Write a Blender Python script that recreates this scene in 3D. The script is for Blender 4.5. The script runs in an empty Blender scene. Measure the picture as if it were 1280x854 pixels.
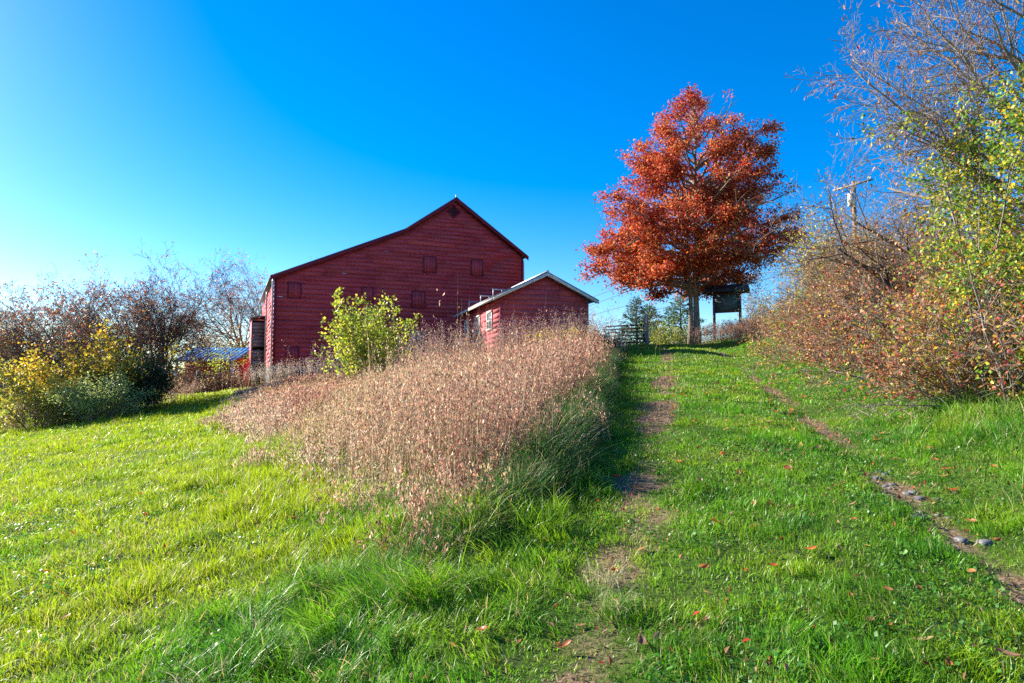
import bpy, math, random
import numpy as np
from mathutils import Vector

# ------------------------------------------------------------------ camera, sky, sun, exposure
SC = bpy.context.scene
FPX, CX, CY, HOR = 800.0, 640.0, 427.0, 475.0      # focal length, centre and eye level in photograph pixels
EYE = 1.6
PITCH = math.atan((HOR - CY) / FPX)
cam_d = bpy.data.cameras.new('camera')
cam = bpy.data.objects.new('camera', cam_d)
SC.collection.objects.link(cam)
cam_d.sensor_width = 36.0
cam_d.lens = 36.0 * FPX / 1280.0
cam_d.clip_start, cam_d.clip_end = 0.05, 5000
cam.location = (0, 0, EYE)
cam.rotation_euler = (math.pi / 2 + PITCH, 0, 0)
SC.camera = cam

SUN_AZ, SUN_EL = -63.0, 26.0                        # degrees left of the view direction, above the horizon
W = bpy.data.worlds.new('World')
SC.world = W
W.use_nodes = True
nt = W.node_tree
for n in list(nt.nodes):
    nt.nodes.remove(n)
sky = nt.nodes.new('ShaderNodeTexSky')
sky.sky_type = 'NISHITA'
sky.sun_disc = False
sky.sun_elevation = math.radians(SUN_EL)
sky.sun_rotation = math.radians(SUN_AZ)
sky.air_density, sky.dust_density, sky.ozone_density = 1.0, 0.25, 4.0
hs = nt.nodes.new('ShaderNodeHueSaturation')
hs.inputs['Saturation'].default_value = 1.46
hs.inputs['Hue'].default_value = 0.509
bg = nt.nodes.new('ShaderNodeBackground')
bg.inputs['Strength'].default_value = 0.085
wo = nt.nodes.new('ShaderNodeOutputWorld')
nt.links.new(sky.outputs[0], hs.inputs['Color'])
nt.links.new(hs.outputs[0], bg.inputs[0])
nt.links.new(bg.outputs[0], wo.inputs[0])

sun_d = bpy.data.lights.new('sun', 'SUN')
sun_d.energy, sun_d.angle, sun_d.color = 5.0, math.radians(0.5), (1.0, 0.93, 0.82)
sun = bpy.data.objects.new('sun', sun_d)
SC.collection.objects.link(sun)
_a, _e = math.radians(SUN_AZ), math.radians(SUN_EL)
SUN_DIR = Vector((math.sin(_a) * math.cos(_e), math.cos(_a) * math.cos(_e), math.sin(_e)))
sun.rotation_euler = SUN_DIR.to_track_quat('Z', 'Y').to_euler()

SC.view_settings.view_transform = 'Standard'
SC.view_settings.look = 'None'
SC.view_settings.gamma = 1.0
SC.view_settings.use_curve_mapping = False
SC.view_settings.exposure = 1.6
SC.cycles.max_bounces = 6
SC.cycles.diffuse_bounces = 3
SC.cycles.glossy_bounces = 2
SC.cycles.transmission_bounces = 4
SC.cycles.use_denoising = False

rng = np.random.default_rng(7)
random.seed(7)


# ------------------------------------------------------------------ helpers
def ray(px, py, D):
    """the point D metres in front of the eye that the pixel (px, py) of the photograph looks at"""
    cp, sp = math.cos(PITCH), math.sin(PITCH)
    a, b = (px - CX) / FPX, (CY - py) / FPX
    d = Vector((a, cp - b * sp, sp + b * cp))
    k = D / d.y
    return Vector((d.x * k, D, EYE + d.z * k))


def tag(o, label=None, cat=None, group=None, kind=None):
    if label: o['label'] = label
    if cat: o['category'] = cat
    if group: o['group'] = group
    if kind: o['kind'] = kind
    return o


def empty(name, loc, rz=0.0, label=None, cat=None, group=None):
    o = bpy.data.objects.new(name, None)
    SC.collection.objects.link(o)
    o.location = loc
    o.rotation_euler = (0, 0, rz)
    o.empty_display_size = 0.3
    return tag(o, label, cat, group)


def mesh_np(name, V, faces, mat, parent=None, col=None, attrs=None, smooth=False):
    """V (n,3); faces: list of (m,k) integer arrays; col (n,3) colour of the thing itself per vertex"""
    V = np.asarray(V, np.float32)
    me = bpy.data.meshes.new(name)
    me.vertices.add(len(V))
    me.vertices.foreach_set('co', V.ravel())
    faces = [np.asarray(f, np.int32) for f in faces if len(f)]
    nl = sum(f.size for f in faces)
    nf = sum(len(f) for f in faces)
    me.loops.add(nl)
    me.polygons.add(nf)
    me.loops.foreach_set('vertex_index', np.concatenate([f.ravel() for f in faces]))
    tot = np.concatenate([np.full(len(f), f.shape[1], np.int32) for f in faces])
    start = np.concatenate([[0], np.cumsum(tot)[:-1]]).astype(np.int32)
    me.polygons.foreach_set('loop_start', start)
    me.polygons.foreach_set('loop_total', tot)
    if smooth:
        me.polygons.foreach_set('use_smooth', np.ones(nf, bool))
    if col is not None:
        a = me.color_attributes.new('Col', 'FLOAT_COLOR', 'POINT')
        c4 = np.ones((len(V), 4), np.float32)
        c4[:, :3] = col
        a.data.foreach_set('color', c4.ravel())
    for k, v in (attrs or {}).items():
        a = me.attributes.new(k, 'FLOAT', 'POINT')
        a.data.foreach_set('value', np.asarray(v, np.float32))
    me.update(calc_edges=True)
    me.validate()
    if mat: me.materials.append(mat)
    o = bpy.data.objects.new(name, me)
    SC.collection.objects.link(o)
    if parent: o.parent = parent
    return o


class MB:
    """collects boxes, prisms and tubes, then links them as one mesh"""
    def __init__(s):
        s.v, s.f, s.c = [], {}, []
        s.n = 0

    def add(s, V, F, col=(1, 1, 1)):
        V = np.asarray(V, float)
        for f in F:
            s.f.setdefault(len(f), []).append([i + s.n for i in f])
        s.v.append(V)
        c = np.asarray(col, float)
        s.c.append(np.tile(c, (len(V), 1)) if c.ndim == 1 else c)
        s.n += len(V)

    def hexa(s, P, col=(1, 1, 1)):
        """eight corners: bottom ring of four, then top ring of four"""
        s.add(P, [(3, 2, 1, 0), (4, 5, 6, 7), (0, 1, 5, 4), (1, 2, 6, 5), (2, 3, 7, 6), (3, 0, 4, 7)], col)

    def box(s, a, b, col=(1, 1, 1)):
        (x0, y0, z0), (x1, y1, z1) = a, b
        s.hexa([(x0, y0, z0), (x1, y0, z0), (x1, y1, z0), (x0, y1, z0), (x0, y0, z1), (x1, y0, z1), (x1, y1, z1), (x0, y1, z1)], col)

    def bar(s, a, b, w, h, up=(0, 0, 1), col=(1, 1, 1)):
        a, b = Vector(a), Vector(b)
        d = (b - a).normalized()
        r = d.cross(Vector(up))
        r = r.normalized() if r.length > 1e-5 else Vector((1, 0, 0))
        u = r.cross(d)
        P = []
        for q in (a, b):
            for i, j in ((-1, -1), (1, -1), (1, 1), (-1, 1)):
                P.append(q + r * (i * w / 2) + u * (j * h / 2))
        s.add(P, [(0, 1, 2, 3), (7, 6, 5, 4), (1, 0, 4, 5), (2, 1, 5, 6), (3, 2, 6, 7), (0, 3, 7, 4)], col)

    def prism(s, poly, y0, y1, col=(1, 1, 1)):
        """an (x, z) outline pushed from y0 to y1"""
        n = len(poly)
        V = [(x, y0, z) for x, z in poly] + [(x, y1, z) for x, z in poly]
        s.add(V, [tuple(range(n)), tuple(range(2 * n - 1, n - 1, -1))] + [(i, i + n, (i + 1) % n + n, (i + 1) % n) for i in range(n)], col)

    def tube(s, pts, rad, n=6, col=(1, 1, 1), cap=True):
        P = np.asarray(pts, float)
        k = len(P)
        R = np.full(k, rad, float) if np.isscalar(rad) else np.asarray(rad, float)
        T = np.gradient(P, axis=0)
        T /= np.linalg.norm(T, axis=1)[:, None] + 1e-9
        ref = np.array([0.31, 0.17, 0.93]) if abs(T[0, 2]) < 0.8 else np.array([0.9, 0.3, 0.1])
        A = np.cross(T, ref)
        A /= np.linalg.norm(A, axis=1)[:, None] + 1e-9
        B = np.cross(T, A)
        th = np.linspace(0, 2 * np.pi, n, endpoint=False)
        V = P[:, None] + R[:, None, None] * (np.cos(th)[None, :, None] * A[:, None] + np.sin(th)[None, :, None] * B[:, None])
        b = s.n
        i = np.arange(k - 1)[:, None] * n
        j = np.arange(n)[None]
        j2 = (j + 1) % n
        F = np.stack([i + j, i + j2, i + n + j2, i + n + j], -1).reshape(-1, 4) + b
        s.f.setdefault(4, []).extend(F.tolist())
        if cap and n > 3:
            s.f.setdefault(n, []).append(list(range(b + n - 1, b - 1, -1)))
            s.f.setdefault(n, []).append([b + (k - 1) * n + q for q in range(n)])
        s.v.append(V.reshape(-1, 3))
        s.c.append(np.tile(np.asarray(col, float), (k * n, 1)))
        s.n += k * n

    def build(s, name, mat, parent=None, smooth=False):
        return mesh_np(name, np.concatenate(s.v), [np.array(f) for f in s.f.values()], mat, parent, np.concatenate(s.c), smooth=smooth)


# ------------------------------------------------------------------ noise, terrain
_perm = np.random.default_rng(3).random((256, 256))


def vnoise(x, y, s=1.0, ox=0):
    x = np.asarray(x, float) / s + 91.7 + ox
    y = np.asarray(y, float) / s + 37.3 - ox
    xi, yi = np.floor(x).astype(int), np.floor(y).astype(int)
    fx, fy = x - xi, y - yi
    fx, fy = fx * fx * (3 - 2 * fx), fy * fy * (3 - 2 * fy)
    g = lambda a, b: _perm[a & 255, b & 255]
    return (g(xi, yi) * (1 - fx) + g(xi + 1, yi) * fx) * (1 - fy) + (g(xi, yi + 1) * (1 - fx) + g(xi + 1, yi + 1) * fx) * fy


def sstep(a, b, x):
    t = np.clip((x - a) / (b - a), 0, 1)
    return t * t * (3 - 2 * t)


_ty = np.linspace(-60, 400, 4601)
_tx = np.interp(_ty, [-60, 0, 2.95, 6.3, 12, 17, 23.7, 33, 40, 52, 400], [-17, -.4, .3, 1.18, 2.75, 4.0, 5.7, 8.0, 8.9, 9.2, 9.2])
_tx = np.convolve(np.pad(_tx, 20, 'edge'), np.ones(41) / 41, 'valid')
_slope = np.interp(_ty, [-60, 33, 39, 46, 60, 400], [.0988, .0988, .06, -.04, -.05, -.02])
_tz = np.cumsum(_slope) * .1
_tz -= np.interp(0, _ty, _tz)
RUT2 = 2.45


def path_u(x, y):
    return x - np.interp(y, _ty, _tx)


def H(x, y, fine=True):
    x, y = np.asarray(x, float), np.asarray(y, float)
    u = path_u(x, y)
    z = np.interp(y, _ty, _tz)
    ul = np.clip(u, None, 0)
    left = .108 * np.where(ul > -32, ul, -32 + (ul + 32) * .15)
    z = z + left * np.interp(y, [0, 45, 90, 400], [1, 1, .5, .2])
    ur = np.clip(u - 3.0, 0, None)
    z = z + np.where(ur < 5, .17 * ur, .85 + .03 * (ur - 5))
    if fine:
        near = np.interp(np.hypot(x, y), [0, 40, 80], [1, 1, .3])
        z = z + near * (.10 * (vnoise(x, y, 3.1) - .5) + .05 * (vnoise(x, y, .9, 5) - .5))
        # mowing ridges in the left field
        r = (x * .93 + y * .36)
        s = (-x * .36 + y * .93)
        z = z + near * .05 * (vnoise(r, s / 5, .75, 11) - .5) * sstep(-2, -4, u)
        for c, w, d in ((0, .42, .05), (RUT2, .38, .06)):
            z = z - d * np.exp(-((u - c) / w) ** 2) * sstep(45, 36, y)
    return z


def Hf(x, y):
    return float(H(np.array([x]), np.array([y]))[0])


def dirtmask(x, y):
    u = path_u(x, y)
    n = vnoise(x, y, .55, 2) * .6 + vnoise(x, y, .2, 8) * .4
    n2 = vnoise(x, y, 2.3, 4)
    a = np.exp(-((u - .05) / .36) ** 2) * (.24 + .72 * n2) * np.interp(y, [2, 5, 8], [.88, .92, 1.0])
    b = np.exp(-((u - RUT2) / .21) ** 2) * (.16 + .58 * vnoise(x, y, 1.9, 6) + .22 * np.exp(-((y - 5.6) / 1.3) ** 2))
    m = np.maximum(a, b) * sstep(41, 30, y)
    return np.clip((m + n * 1.0 - .86) / .35, 0, 1)


MOUND = np.array([(-.5, 4.6), (.35, 6.3), (1.15, 10), (2.2, 16.5), (3.6, 23.7), (4.7, 30), (5.4, 34), (5.2, 36.5), (-.5, 29.4), (-5, 33), (-13.2, 36.2), (-13.5, 33),
                  (-11, 25), (-7.5, 16.8), (-4.3, 11), (-2.2, 7), (-.9, 5.0)])


def poly_dist(x, y, P=MOUND):
    """signed distance to the outline, positive inside"""
    x, y = np.asarray(x, float), np.asarray(y, float)
    inside = np.zeros(x.shape, bool)
    best = np.full(x.shape, 1e9)
    n = len(P)
    for i in range(n):
        (x1, y1), (x2, y2) = P[i], P[(i + 1) % n]
        c = ((y1 > y) != (y2 > y)) & (x < (x2 - x1) * (y - y1) / (y2 - y1 + 1e-12) + x1)
        inside ^= c
        dx, dy = x2 - x1, y2 - y1
        t = np.clip(((x - x1) * dx + (y - y1) * dy) / (dx * dx + dy * dy), 0, 1)
        best = np.minimum(best, np.hypot(x - x1 - t * dx, y - y1 - t * dy))
    return np.where(inside, best, -best)


# ------------------------------------------------------------------ materials
def new_mat(name):
    m = bpy.data.materials.new(name)
    m.use_nodes = True
    t = m.node_tree
    for n in list(t.nodes):
        t.nodes.remove(n)
    o = t.nodes.new('ShaderNodeOutputMaterial')
    return m, t, o


def leaf_mat(name, trans=.4, rough=.5, spec=.3, boost=1.3):
    m, t, o = new_mat(name)
    at = t.nodes.new('ShaderNodeAttribute'); at.attribute_name = 'Col'
    p = t.nodes.new('ShaderNodeBsdfPrincipled')
    p.inputs['Roughness'].default_value = rough
    p.inputs['Specular IOR Level'].default_value = spec
    tr = t.nodes.new('ShaderNodeBsdfTranslucent')
    br = t.nodes.new('ShaderNodeVectorMath'); br.operation = 'SCALE'; br.inputs['Scale'].default_value = boost
    mx = t.nodes.new('ShaderNodeMixShader'); mx.inputs[0].default_value = trans
    t.links.new(at.outputs['Color'], p.inputs['Base Color'])
    t.links.new(at.outputs['Color'], br.inputs[0])
    t.links.new(br.outputs[0], tr.inputs['Color'])
    t.links.new(p.outputs[0], mx.inputs[1]); t.links.new(tr.outputs[0], mx.inputs[2])
    t.links.new(mx.outputs[0], o.inputs[0])
    return m


def solid_mat(name, c1, c2, scale=8, rough=.8, metallic=0, spec=.3, bump=0.0, stretch=(1, 1, 1), use_col=False, detail=6, wear=None):
    m, t, o = new_mat(name)
    p = t.nodes.new('ShaderNodeBsdfPrincipled')
    p.inputs['Roughness'].default_value = rough
    p.inputs['Metallic'].default_value = metallic
    p.inputs['Specular IOR Level'].default_value = spec
    tc = t.nodes.new('ShaderNodeTexCoord')
    mp = t.nodes.new('ShaderNodeMapping'); mp.inputs['Scale'].default_value = stretch
    nz = t.nodes.new('ShaderNodeTexNoise'); nz.inputs['Scale'].default_value = scale; nz.inputs['Detail'].default_value = detail
    rp = t.nodes.new('ShaderNodeValToRGB')
    rp.color_ramp.elements[0].position, rp.color_ramp.elements[1].position = .32, .68
    rp.color_ramp.elements[0].color = (*c1, 1); rp.color_ramp.elements[1].color = (*c2, 1)
    t.links.new(tc.outputs['Object'], mp.inputs[0]); t.links.new(mp.outputs[0], nz.inputs['Vector'])
    t.links.new(nz.outputs[0], rp.inputs[0])
    out = rp.outputs[0]
    if use_col:
        at = t.nodes.new('ShaderNodeAttribute'); at.attribute_name = 'Col'
        mu = t.nodes.new('ShaderNodeMix'); mu.data_type = 'RGBA'; mu.blend_type = 'MULTIPLY'; mu.inputs[0].default_value = 1
        t.links.new(out, mu.inputs[6]); t.links.new(at.outputs['Color'], mu.inputs[7])
        out = mu.outputs[2]
    if wear:
        m2 = t.nodes.new('ShaderNodeMapping'); m2.inputs['Scale'].default_value = (.9, .9, 7)
        w1 = t.nodes.new('ShaderNodeTexNoise'); w1.inputs['Scale'].default_value = 1.5; w1.inputs['Detail'].default_value = 10; w1.inputs['Roughness'].default_value = .75
        wr = t.nodes.new('ShaderNodeMapRange'); wr.inputs[1].default_value, wr.inputs[2].default_value = .58, .72; wr.inputs[4].default_value = wear[1]
        wm = t.nodes.new('ShaderNodeMix'); wm.data_type = 'RGBA'; wm.inputs[7].default_value = (*wear[0], 1)
        t.links.new(tc.outputs['Object'], m2.inputs[0]); t.links.new(m2.outputs[0], w1.inputs['Vector']); t.links.new(w1.outputs[0], wr.inputs[0])
        t.links.new(wr.outputs[0], wm.inputs[0]); t.links.new(out, wm.inputs[6])
        out = wm.outputs[2]
    t.links.new(out, p.inputs['Base Color'])
    if bump:
        bp = t.nodes.new('ShaderNodeBump'); bp.inputs['Strength'].default_value = bump; bp.inputs['Distance'].default_value = .03
        t.links.new(nz.outputs[0], bp.inputs['Height']); t.links.new(bp.outputs[0], p.inputs['Normal'])
    t.links.new(p.outputs[0], o.inputs[0])
    return m


def ground_mat():
    m, t, o = new_mat('turf_soil')
    p = t.nodes.new('ShaderNodeBsdfPrincipled')
    p.inputs['Roughness'].default_value = .95
    p.inputs['Specular IOR Level'].default_value = .1
    tc = t.nodes.new('ShaderNodeTexCoord')
    n1 = t.nodes.new('ShaderNodeTexNoise'); n1.inputs['Scale'].default_value = 1.3; n1.inputs['Detail'].default_value = 8
    n2 = t.nodes.new('ShaderNodeTexNoise'); n2.inputs['Scale'].default_value = 22; n2.inputs['Detail'].default_value = 6
    r1 = t.nodes.new('ShaderNodeValToRGB')
    r1.color_ramp.elements[0].position, r1.color_ramp.elements[1].position = .35, .65
    r1.color_ramp.elements[0].color = (.035, .065, .010, 1); r1.color_ramp.elements[1].color = (.075, .11, .02, 1)
    r2 = t.nodes.new('ShaderNodeValToRGB')
    r2.color_ramp.elements[0].position, r2.color_ramp.elements[1].position = .3, .7
    r2.color_ramp.elements[0].color = (.10, .062, .036, 1); r2.color_ramp.elements[1].color = (.31, .20, .13, 1)
    at = t.nodes.new('ShaderNodeAttribute'); at.attribute_name = 'dirt'
    mx = t.nodes.new('ShaderNodeMix'); mx.data_type = 'RGBA'
    bp = t.nodes.new('ShaderNodeBump'); bp.inputs['Strength'].default_value = .8; bp.inputs['Distance'].default_value = .02
    L = t.links.new
    L(tc.outputs['Object'], n1.inputs['Vector']); L(tc.outputs['Object'], n2.inputs['Vector'])
    L(n1.outputs[0], r1.inputs[0]); L(n2.outputs[0], r2.inputs[0])
    L(at.outputs['Fac'], mx.inputs[0]); L(r1.outputs[0], mx.inputs[6]); L(r2.outputs[0], mx.inputs[7])
    L(mx.outputs[2], p.inputs['Base Color']); L(n2.outputs[0], bp.inputs['Height']); L(bp.outputs[0], p.inputs['Normal'])
    L(p.outputs[0], o.inputs[0])
    return m


def stone_mat():
    m, t, o = new_mat('rubble_stone')
    p = t.nodes.new('ShaderNodeBsdfPrincipled'); p.inputs['Roughness'].default_value = .9
    tc = t.nodes.new('ShaderNodeTexCoord')
    mp = t.nodes.new('ShaderNodeMapping'); mp.inputs['Scale'].default_value = (1.6, 1.6, 3.4)
    v1 = t.nodes.new('ShaderNodeTexVoronoi'); v1.feature = 'F1'; v1.inputs['Scale'].default_value = 1.4
    v2 = t.nodes.new('ShaderNodeTexVoronoi'); v2.feature = 'DISTANCE_TO_EDGE'; v2.inputs['Scale'].default_value = 1.4
    r = t.nodes.new('ShaderNodeValToRGB'); r.color_ramp.elements[1].position = .12
    r.color_ramp.elements[0].color = (.05, .045, .04, 1)
    sp = t.nodes.new('ShaderNodeSeparateColor')
    g = t.nodes.new('ShaderNodeValToRGB')
    g.color_ramp.elements[0].color = (.12, .13, .12, 1); g.color_ramp.elements[1].color = (.34, .35, .33, 1)
    mu = t.nodes.new('ShaderNodeMix'); mu.data_type = 'RGBA'; mu.blend_type = 'MULTIPLY'; mu.inputs[0].default_value = 1
    L = t.links.new
    L(tc.outputs['Object'], mp.inputs[0]); L(mp.outputs[0], v1.inputs['Vector']); L(mp.outputs[0], v2.inputs['Vector'])
    L(v1.outputs['Color'], sp.inputs[0]); L(sp.outputs[0], g.inputs[0]); L(v2.outputs['Distance'], r.inputs[0])
    L(g.outputs[0], mu.inputs[6]); L(r.outputs[0], mu.inputs[7]); L(mu.outputs[2], p.inputs['Base Color'])
    bp = t.nodes.new('ShaderNodeBump'); bp.inputs['Distance'].default_value = .05
    L(r.outputs[0], bp.inputs['Height']); L(bp.outputs[0], p.inputs['Normal'])
    L(p.outputs[0], o.inputs[0])
    return m


def glass_mat():
    m, t, o = new_mat('window_glass')
    p = t.nodes.new('ShaderNodeBsdfPrincipled')
    p.inputs['Base Color'].default_value = (.10, .13, .15, 1); p.inputs['Roughness'].default_value = .08
    p.inputs['Specular IOR Level'].default_value = .8
    nz = t.nodes.new('ShaderNodeTexNoise'); nz.inputs['Scale'].default_value = 3
    bp = t.nodes.new('ShaderNodeBump'); bp.inputs['Strength'].default_value = .15
    t.links.new(nz.outputs[0], bp.inputs['Height']); t.links.new(bp.outputs[0], p.inputs['Normal'])
    t.links.new(p.outputs[0], o.inputs[0])
    return m


M = dict(
    ground=ground_mat(), stone=stone_mat(), glass=glass_mat(),
    grass=leaf_mat('grass_blade', .42, .42, .35, 1.35),
    dry=leaf_mat('dry_grass', .35, .7, .15, 1.2),
    leaf=leaf_mat('leaf', .42, .45, .35, 1.35),
    oak=leaf_mat('oak_leaf', .34, .55, .14, 1.2),
    needle=leaf_mat('needle', .2, .6, .2, 1.1),
    bark=solid_mat('bark', (.10, .075, .058), (.29, .235, .18), 9, .9, bump=.6, stretch=(1, 1, .25)),
    palebark=solid_mat('pale_bark', (.15, .11, .085), (.36, .29, .22), 9, .85, bump=.4, stretch=(1, 1, .3)),
    oakbark=solid_mat('oak_bark', (.10, .08, .06), (.34, .27, .20), 9, .9, bump=.7, stretch=(1, 1, .2)),
    darkbark=solid_mat('dark_bark', (.05, .04, .035), (.14, .11, .09), 9, .9, bump=.5),
    barnred=solid_mat('barn_red_paint', (.47, .044, .058), (.60, .074, .088), 2.2, .7, spec=.25, bump=.25, stretch=(.35, .35, 5), use_col=True, detail=9, wear=((.52, .26, .28), .7)),
    shedred=solid_mat('shed_red_paint', (.42, .055, .07), (.52, .09, .10), 2.2, .75, spec=.25, bump=.25, stretch=(.35, .35, 5), use_col=True, detail=9, wear=((.52, .26, .28), .7)),
    trimred=solid_mat('red_trim', (.17, .014, .03), (.24, .022, .042), 3, .7),
    darkred=solid_mat('dark_red_trim', (.17, .016, .028), (.24, .024, .04), 3, .8),
    roof=solid_mat('roof_metal', (.16, .155, .16), (.27, .25, .25), 2.5, .5, metallic=.3),
    white=solid_mat('worn_white_paint', (.52, .47, .38), (.72, .69, .62), 5, .7, stretch=(1, 1, 1)),
    galv=solid_mat('galvanised_pipe', (.42, .45, .48), (.62, .65, .68), 4, .45, metallic=.3),
    grey=solid_mat('weathered_board', (.16, .14, .13), (.33, .30, .28), 3, .9, stretch=(.4, .4, 6), use_col=True),
    post=solid_mat('weathered_post', (.17, .14, .12), (.34, .29, .25), 6, .9, stretch=(3, 3, .5), bump=.4),
    dark=solid_mat('interior_shade_black', (.012, .01, .01), (.022, .018, .016), 3, .95),  # near-black colour standing in for unlit space behind openings
    bluemetal=solid_mat('blue_metal_roof', (.02, .14, .36), (.035, .20, .46), 3, .65, spec=.15, use_col=True),
    paleblue=solid_mat('pale_blue_paint', (.42, .52, .66), (.55, .63, .75), 3, .6),
    gate=solid_mat('gate_tube', (.03, .018, .015), (.07, .035, .028), 7, .55, metallic=.4),
    kiosk=solid_mat('kiosk_timber', (.07, .03, .025), (.13, .055, .045), 5, .75),
    shingle=solid_mat('dark_shingle', (.02, .02, .022), (.05, .05, .055), 14, .9, bump=.5),
    board=solid_mat('board_panel', (.05, .075, .07), (.09, .12, .11), 3, .5),
    wire=solid_mat('wire', (.05, .05, .055), (.10, .10, .11), 3, .5),
    pole=solid_mat('pole_wood', (.16, .09, .06), (.30, .18, .12), 5, .9, stretch=(3, 3, .4)),
    can=solid_mat('transformer_paint', (.48, .50, .50), (.6, .62, .62), 4, .5),
    pebble=solid_mat('path_stone', (.09, .088, .09), (.22, .21, .21), 14, .8, bump=.3),
)

# ------------------------------------------------------------------ ground: one sheet to the horizon
def make_ground():
    def axis(fine_lo, fine_hi, step, lo, hi, g):
        a = list(np.arange(fine_lo, fine_hi, step))
        v, s = a[-1], step
        while v < hi:
            s *= g; v += s; a.append(v)
        v, s = a[0], step
        pre = []
        while v > lo:
            s *= g; v -= s; pre.append(v)
        return np.array(pre[::-1] + a)
    xs = axis(-7, 9, .09, -1500, 1500, 1.045)
    ys = axis(1.0, 16, .09, -400, 2500, 1.04)
    X, Y = np.meshgrid(xs, ys)
    Z = H(X, Y)
    n, m = X.shape
    V = np.stack([X, Y, Z], -1).reshape(-1, 3)
    i = np.arange(n - 1)[:, None] * m + np.arange(m - 1)[None]
    F = np.stack([i, i + 1, i + m + 1, i + m], -1).reshape(-1, 4)
    o = mesh_np('ground', V, [F], M['ground'], attrs={'dirt': dirtmask(X, Y).ravel()}, smooth=True)
    tag(o, kind='structure')


make_ground()


# ------------------------------------------------------------------ blades and leaves in bulk
def pick(pal, n, r=rng, var=.18):
    """n colours from a palette of (rgb, weight), each a little different"""
    c = np.array([p[0] for p in pal], float)
    w = np.array([p[1] for p in pal], float)
    k = r.choice(len(pal), n, p=w / w.sum())
    return c[k] * np.exp(r.normal(0, var, (n, 1))) * np.exp(r.normal(0, var * .35, (n, 3)))


def blades(base, h, w, lean, col, segs=3, r=rng, droop=1.0, tipcol=None):
    """curved tapered blades: base (n,3), height, width, lean as an (n,2) ground vector in units of height"""
    n = len(base)
    a = r.uniform(0, 2 * np.pi, n)
    side = np.stack([np.cos(a), np.sin(a), np.zeros(n)], 1)
    V, Cc = [], []
    for k in range(segs):
        f = k / segs
        c = base.copy()
        c[:, :2] += lean * (h * f ** 1.7)[:, None]
        L = np.hypot(lean[:, 0], lean[:, 1])
        c[:, 2] += h * (f - droop * .28 * np.clip(L, 0, 1.6) * f ** 2.2)
        ww = (w * .5 * (1 - .55 * f))[:, None]
        V += [c - side * ww, c + side * ww]
        Cc += [col, col]
    c = base.copy()
    c[:, :2] += lean * h[:, None]
    L = np.hypot(lean[:, 0], lean[:, 1])
    c[:, 2] += h * (1 - droop * .28 * np.clip(L, 0, 1.6))
    V.append(c)
    Cc.append(col if tipcol is None else tipcol)
    nv = 2 * segs + 1
    V = np.stack(V, 1).reshape(-1, 3)
    Cc = np.stack(Cc, 1).reshape(-1, 3)
    b = np.arange(n)[:, None] * nv
    Q = [b + np.array([[2 * k, 2 * k + 1, 2 * k + 3, 2 * k + 2]]) for k in range(segs - 1)]
    T = b + np.array([[2 * segs - 2, 2 * segs - 1, 2 * segs]])
    return V, ([np.concatenate(Q)] if Q else []), T, Cc


def leaves(P, size, col, r=rng, aspect=.55, up=0.0, fold=.25, axis=None, axmix=.0):
    """folded rhombic leaves (two triangles along the midrib) at the points P"""
    n = len(P)
    A = r.normal(0, 1, (n, 3))
    if axis is not None:
        A = A * (1 - axmix) + axis * axmix * 1.7
    A /= np.linalg.norm(A, axis=1)[:, None] + 1e-9
    N = r.normal(0, 1, (n, 3))
    N[:, 2] += up
    B = np.cross(A, N)
    B /= np.linalg.norm(B, axis=1)[:, None] + 1e-9
    N = np.cross(B, A)
    s = size[:, None]
    p0 = P
    p2 = P + A * s
    mid = P + A * s * .45
    p1 = mid + B * s * aspect * .5 + N * s * fold * .3
    p3 = mid - B * s * aspect * .5 + N * s * fold * .3
    V = np.stack([p0, p1, p2, p3], 1).reshape(-1, 3)
    b = np.arange(n)[:, None] * 4
    T = np.concatenate([b + np.array([[0, 1, 2]]), b + np.array([[0, 2, 3]])])
    return V, T, np.repeat(col, 4, axis=0)


class Bulk:
    def __init__(s): s.V, s.F3, s.F4, s.C, s.n = [], [], [], [], 0

    def blades(s, *a, **k):
        V, Q, T, C = blades(*a, **k)
        s.F4 += [q + s.n for q in Q]; s.F3.append(T + s.n); s.V.append(V); s.C.append(C); s.n += len(V)

    def leaves(s, *a, **k):
        V, T, C = leaves(*a, **k)
        s.F3.append(T + s.n); s.V.append(V); s.C.append(C); s.n += len(V)

    def build(s, name, mat, parent=None):
        F = []
        if s.F3: F.append(np.concatenate(s.F3))
        if s.F4: F.append(np.concatenate(s.F4))
        return mesh_np(name, np.concatenate(s.V), F, mat, parent, np.concatenate(s.C))


G_DEEP, G_MID, G_YEL, G_STRAW = (.026, .125, .008), (.100, .285, .010), (.30, .38, .010), (.46, .38, .14)


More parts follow.
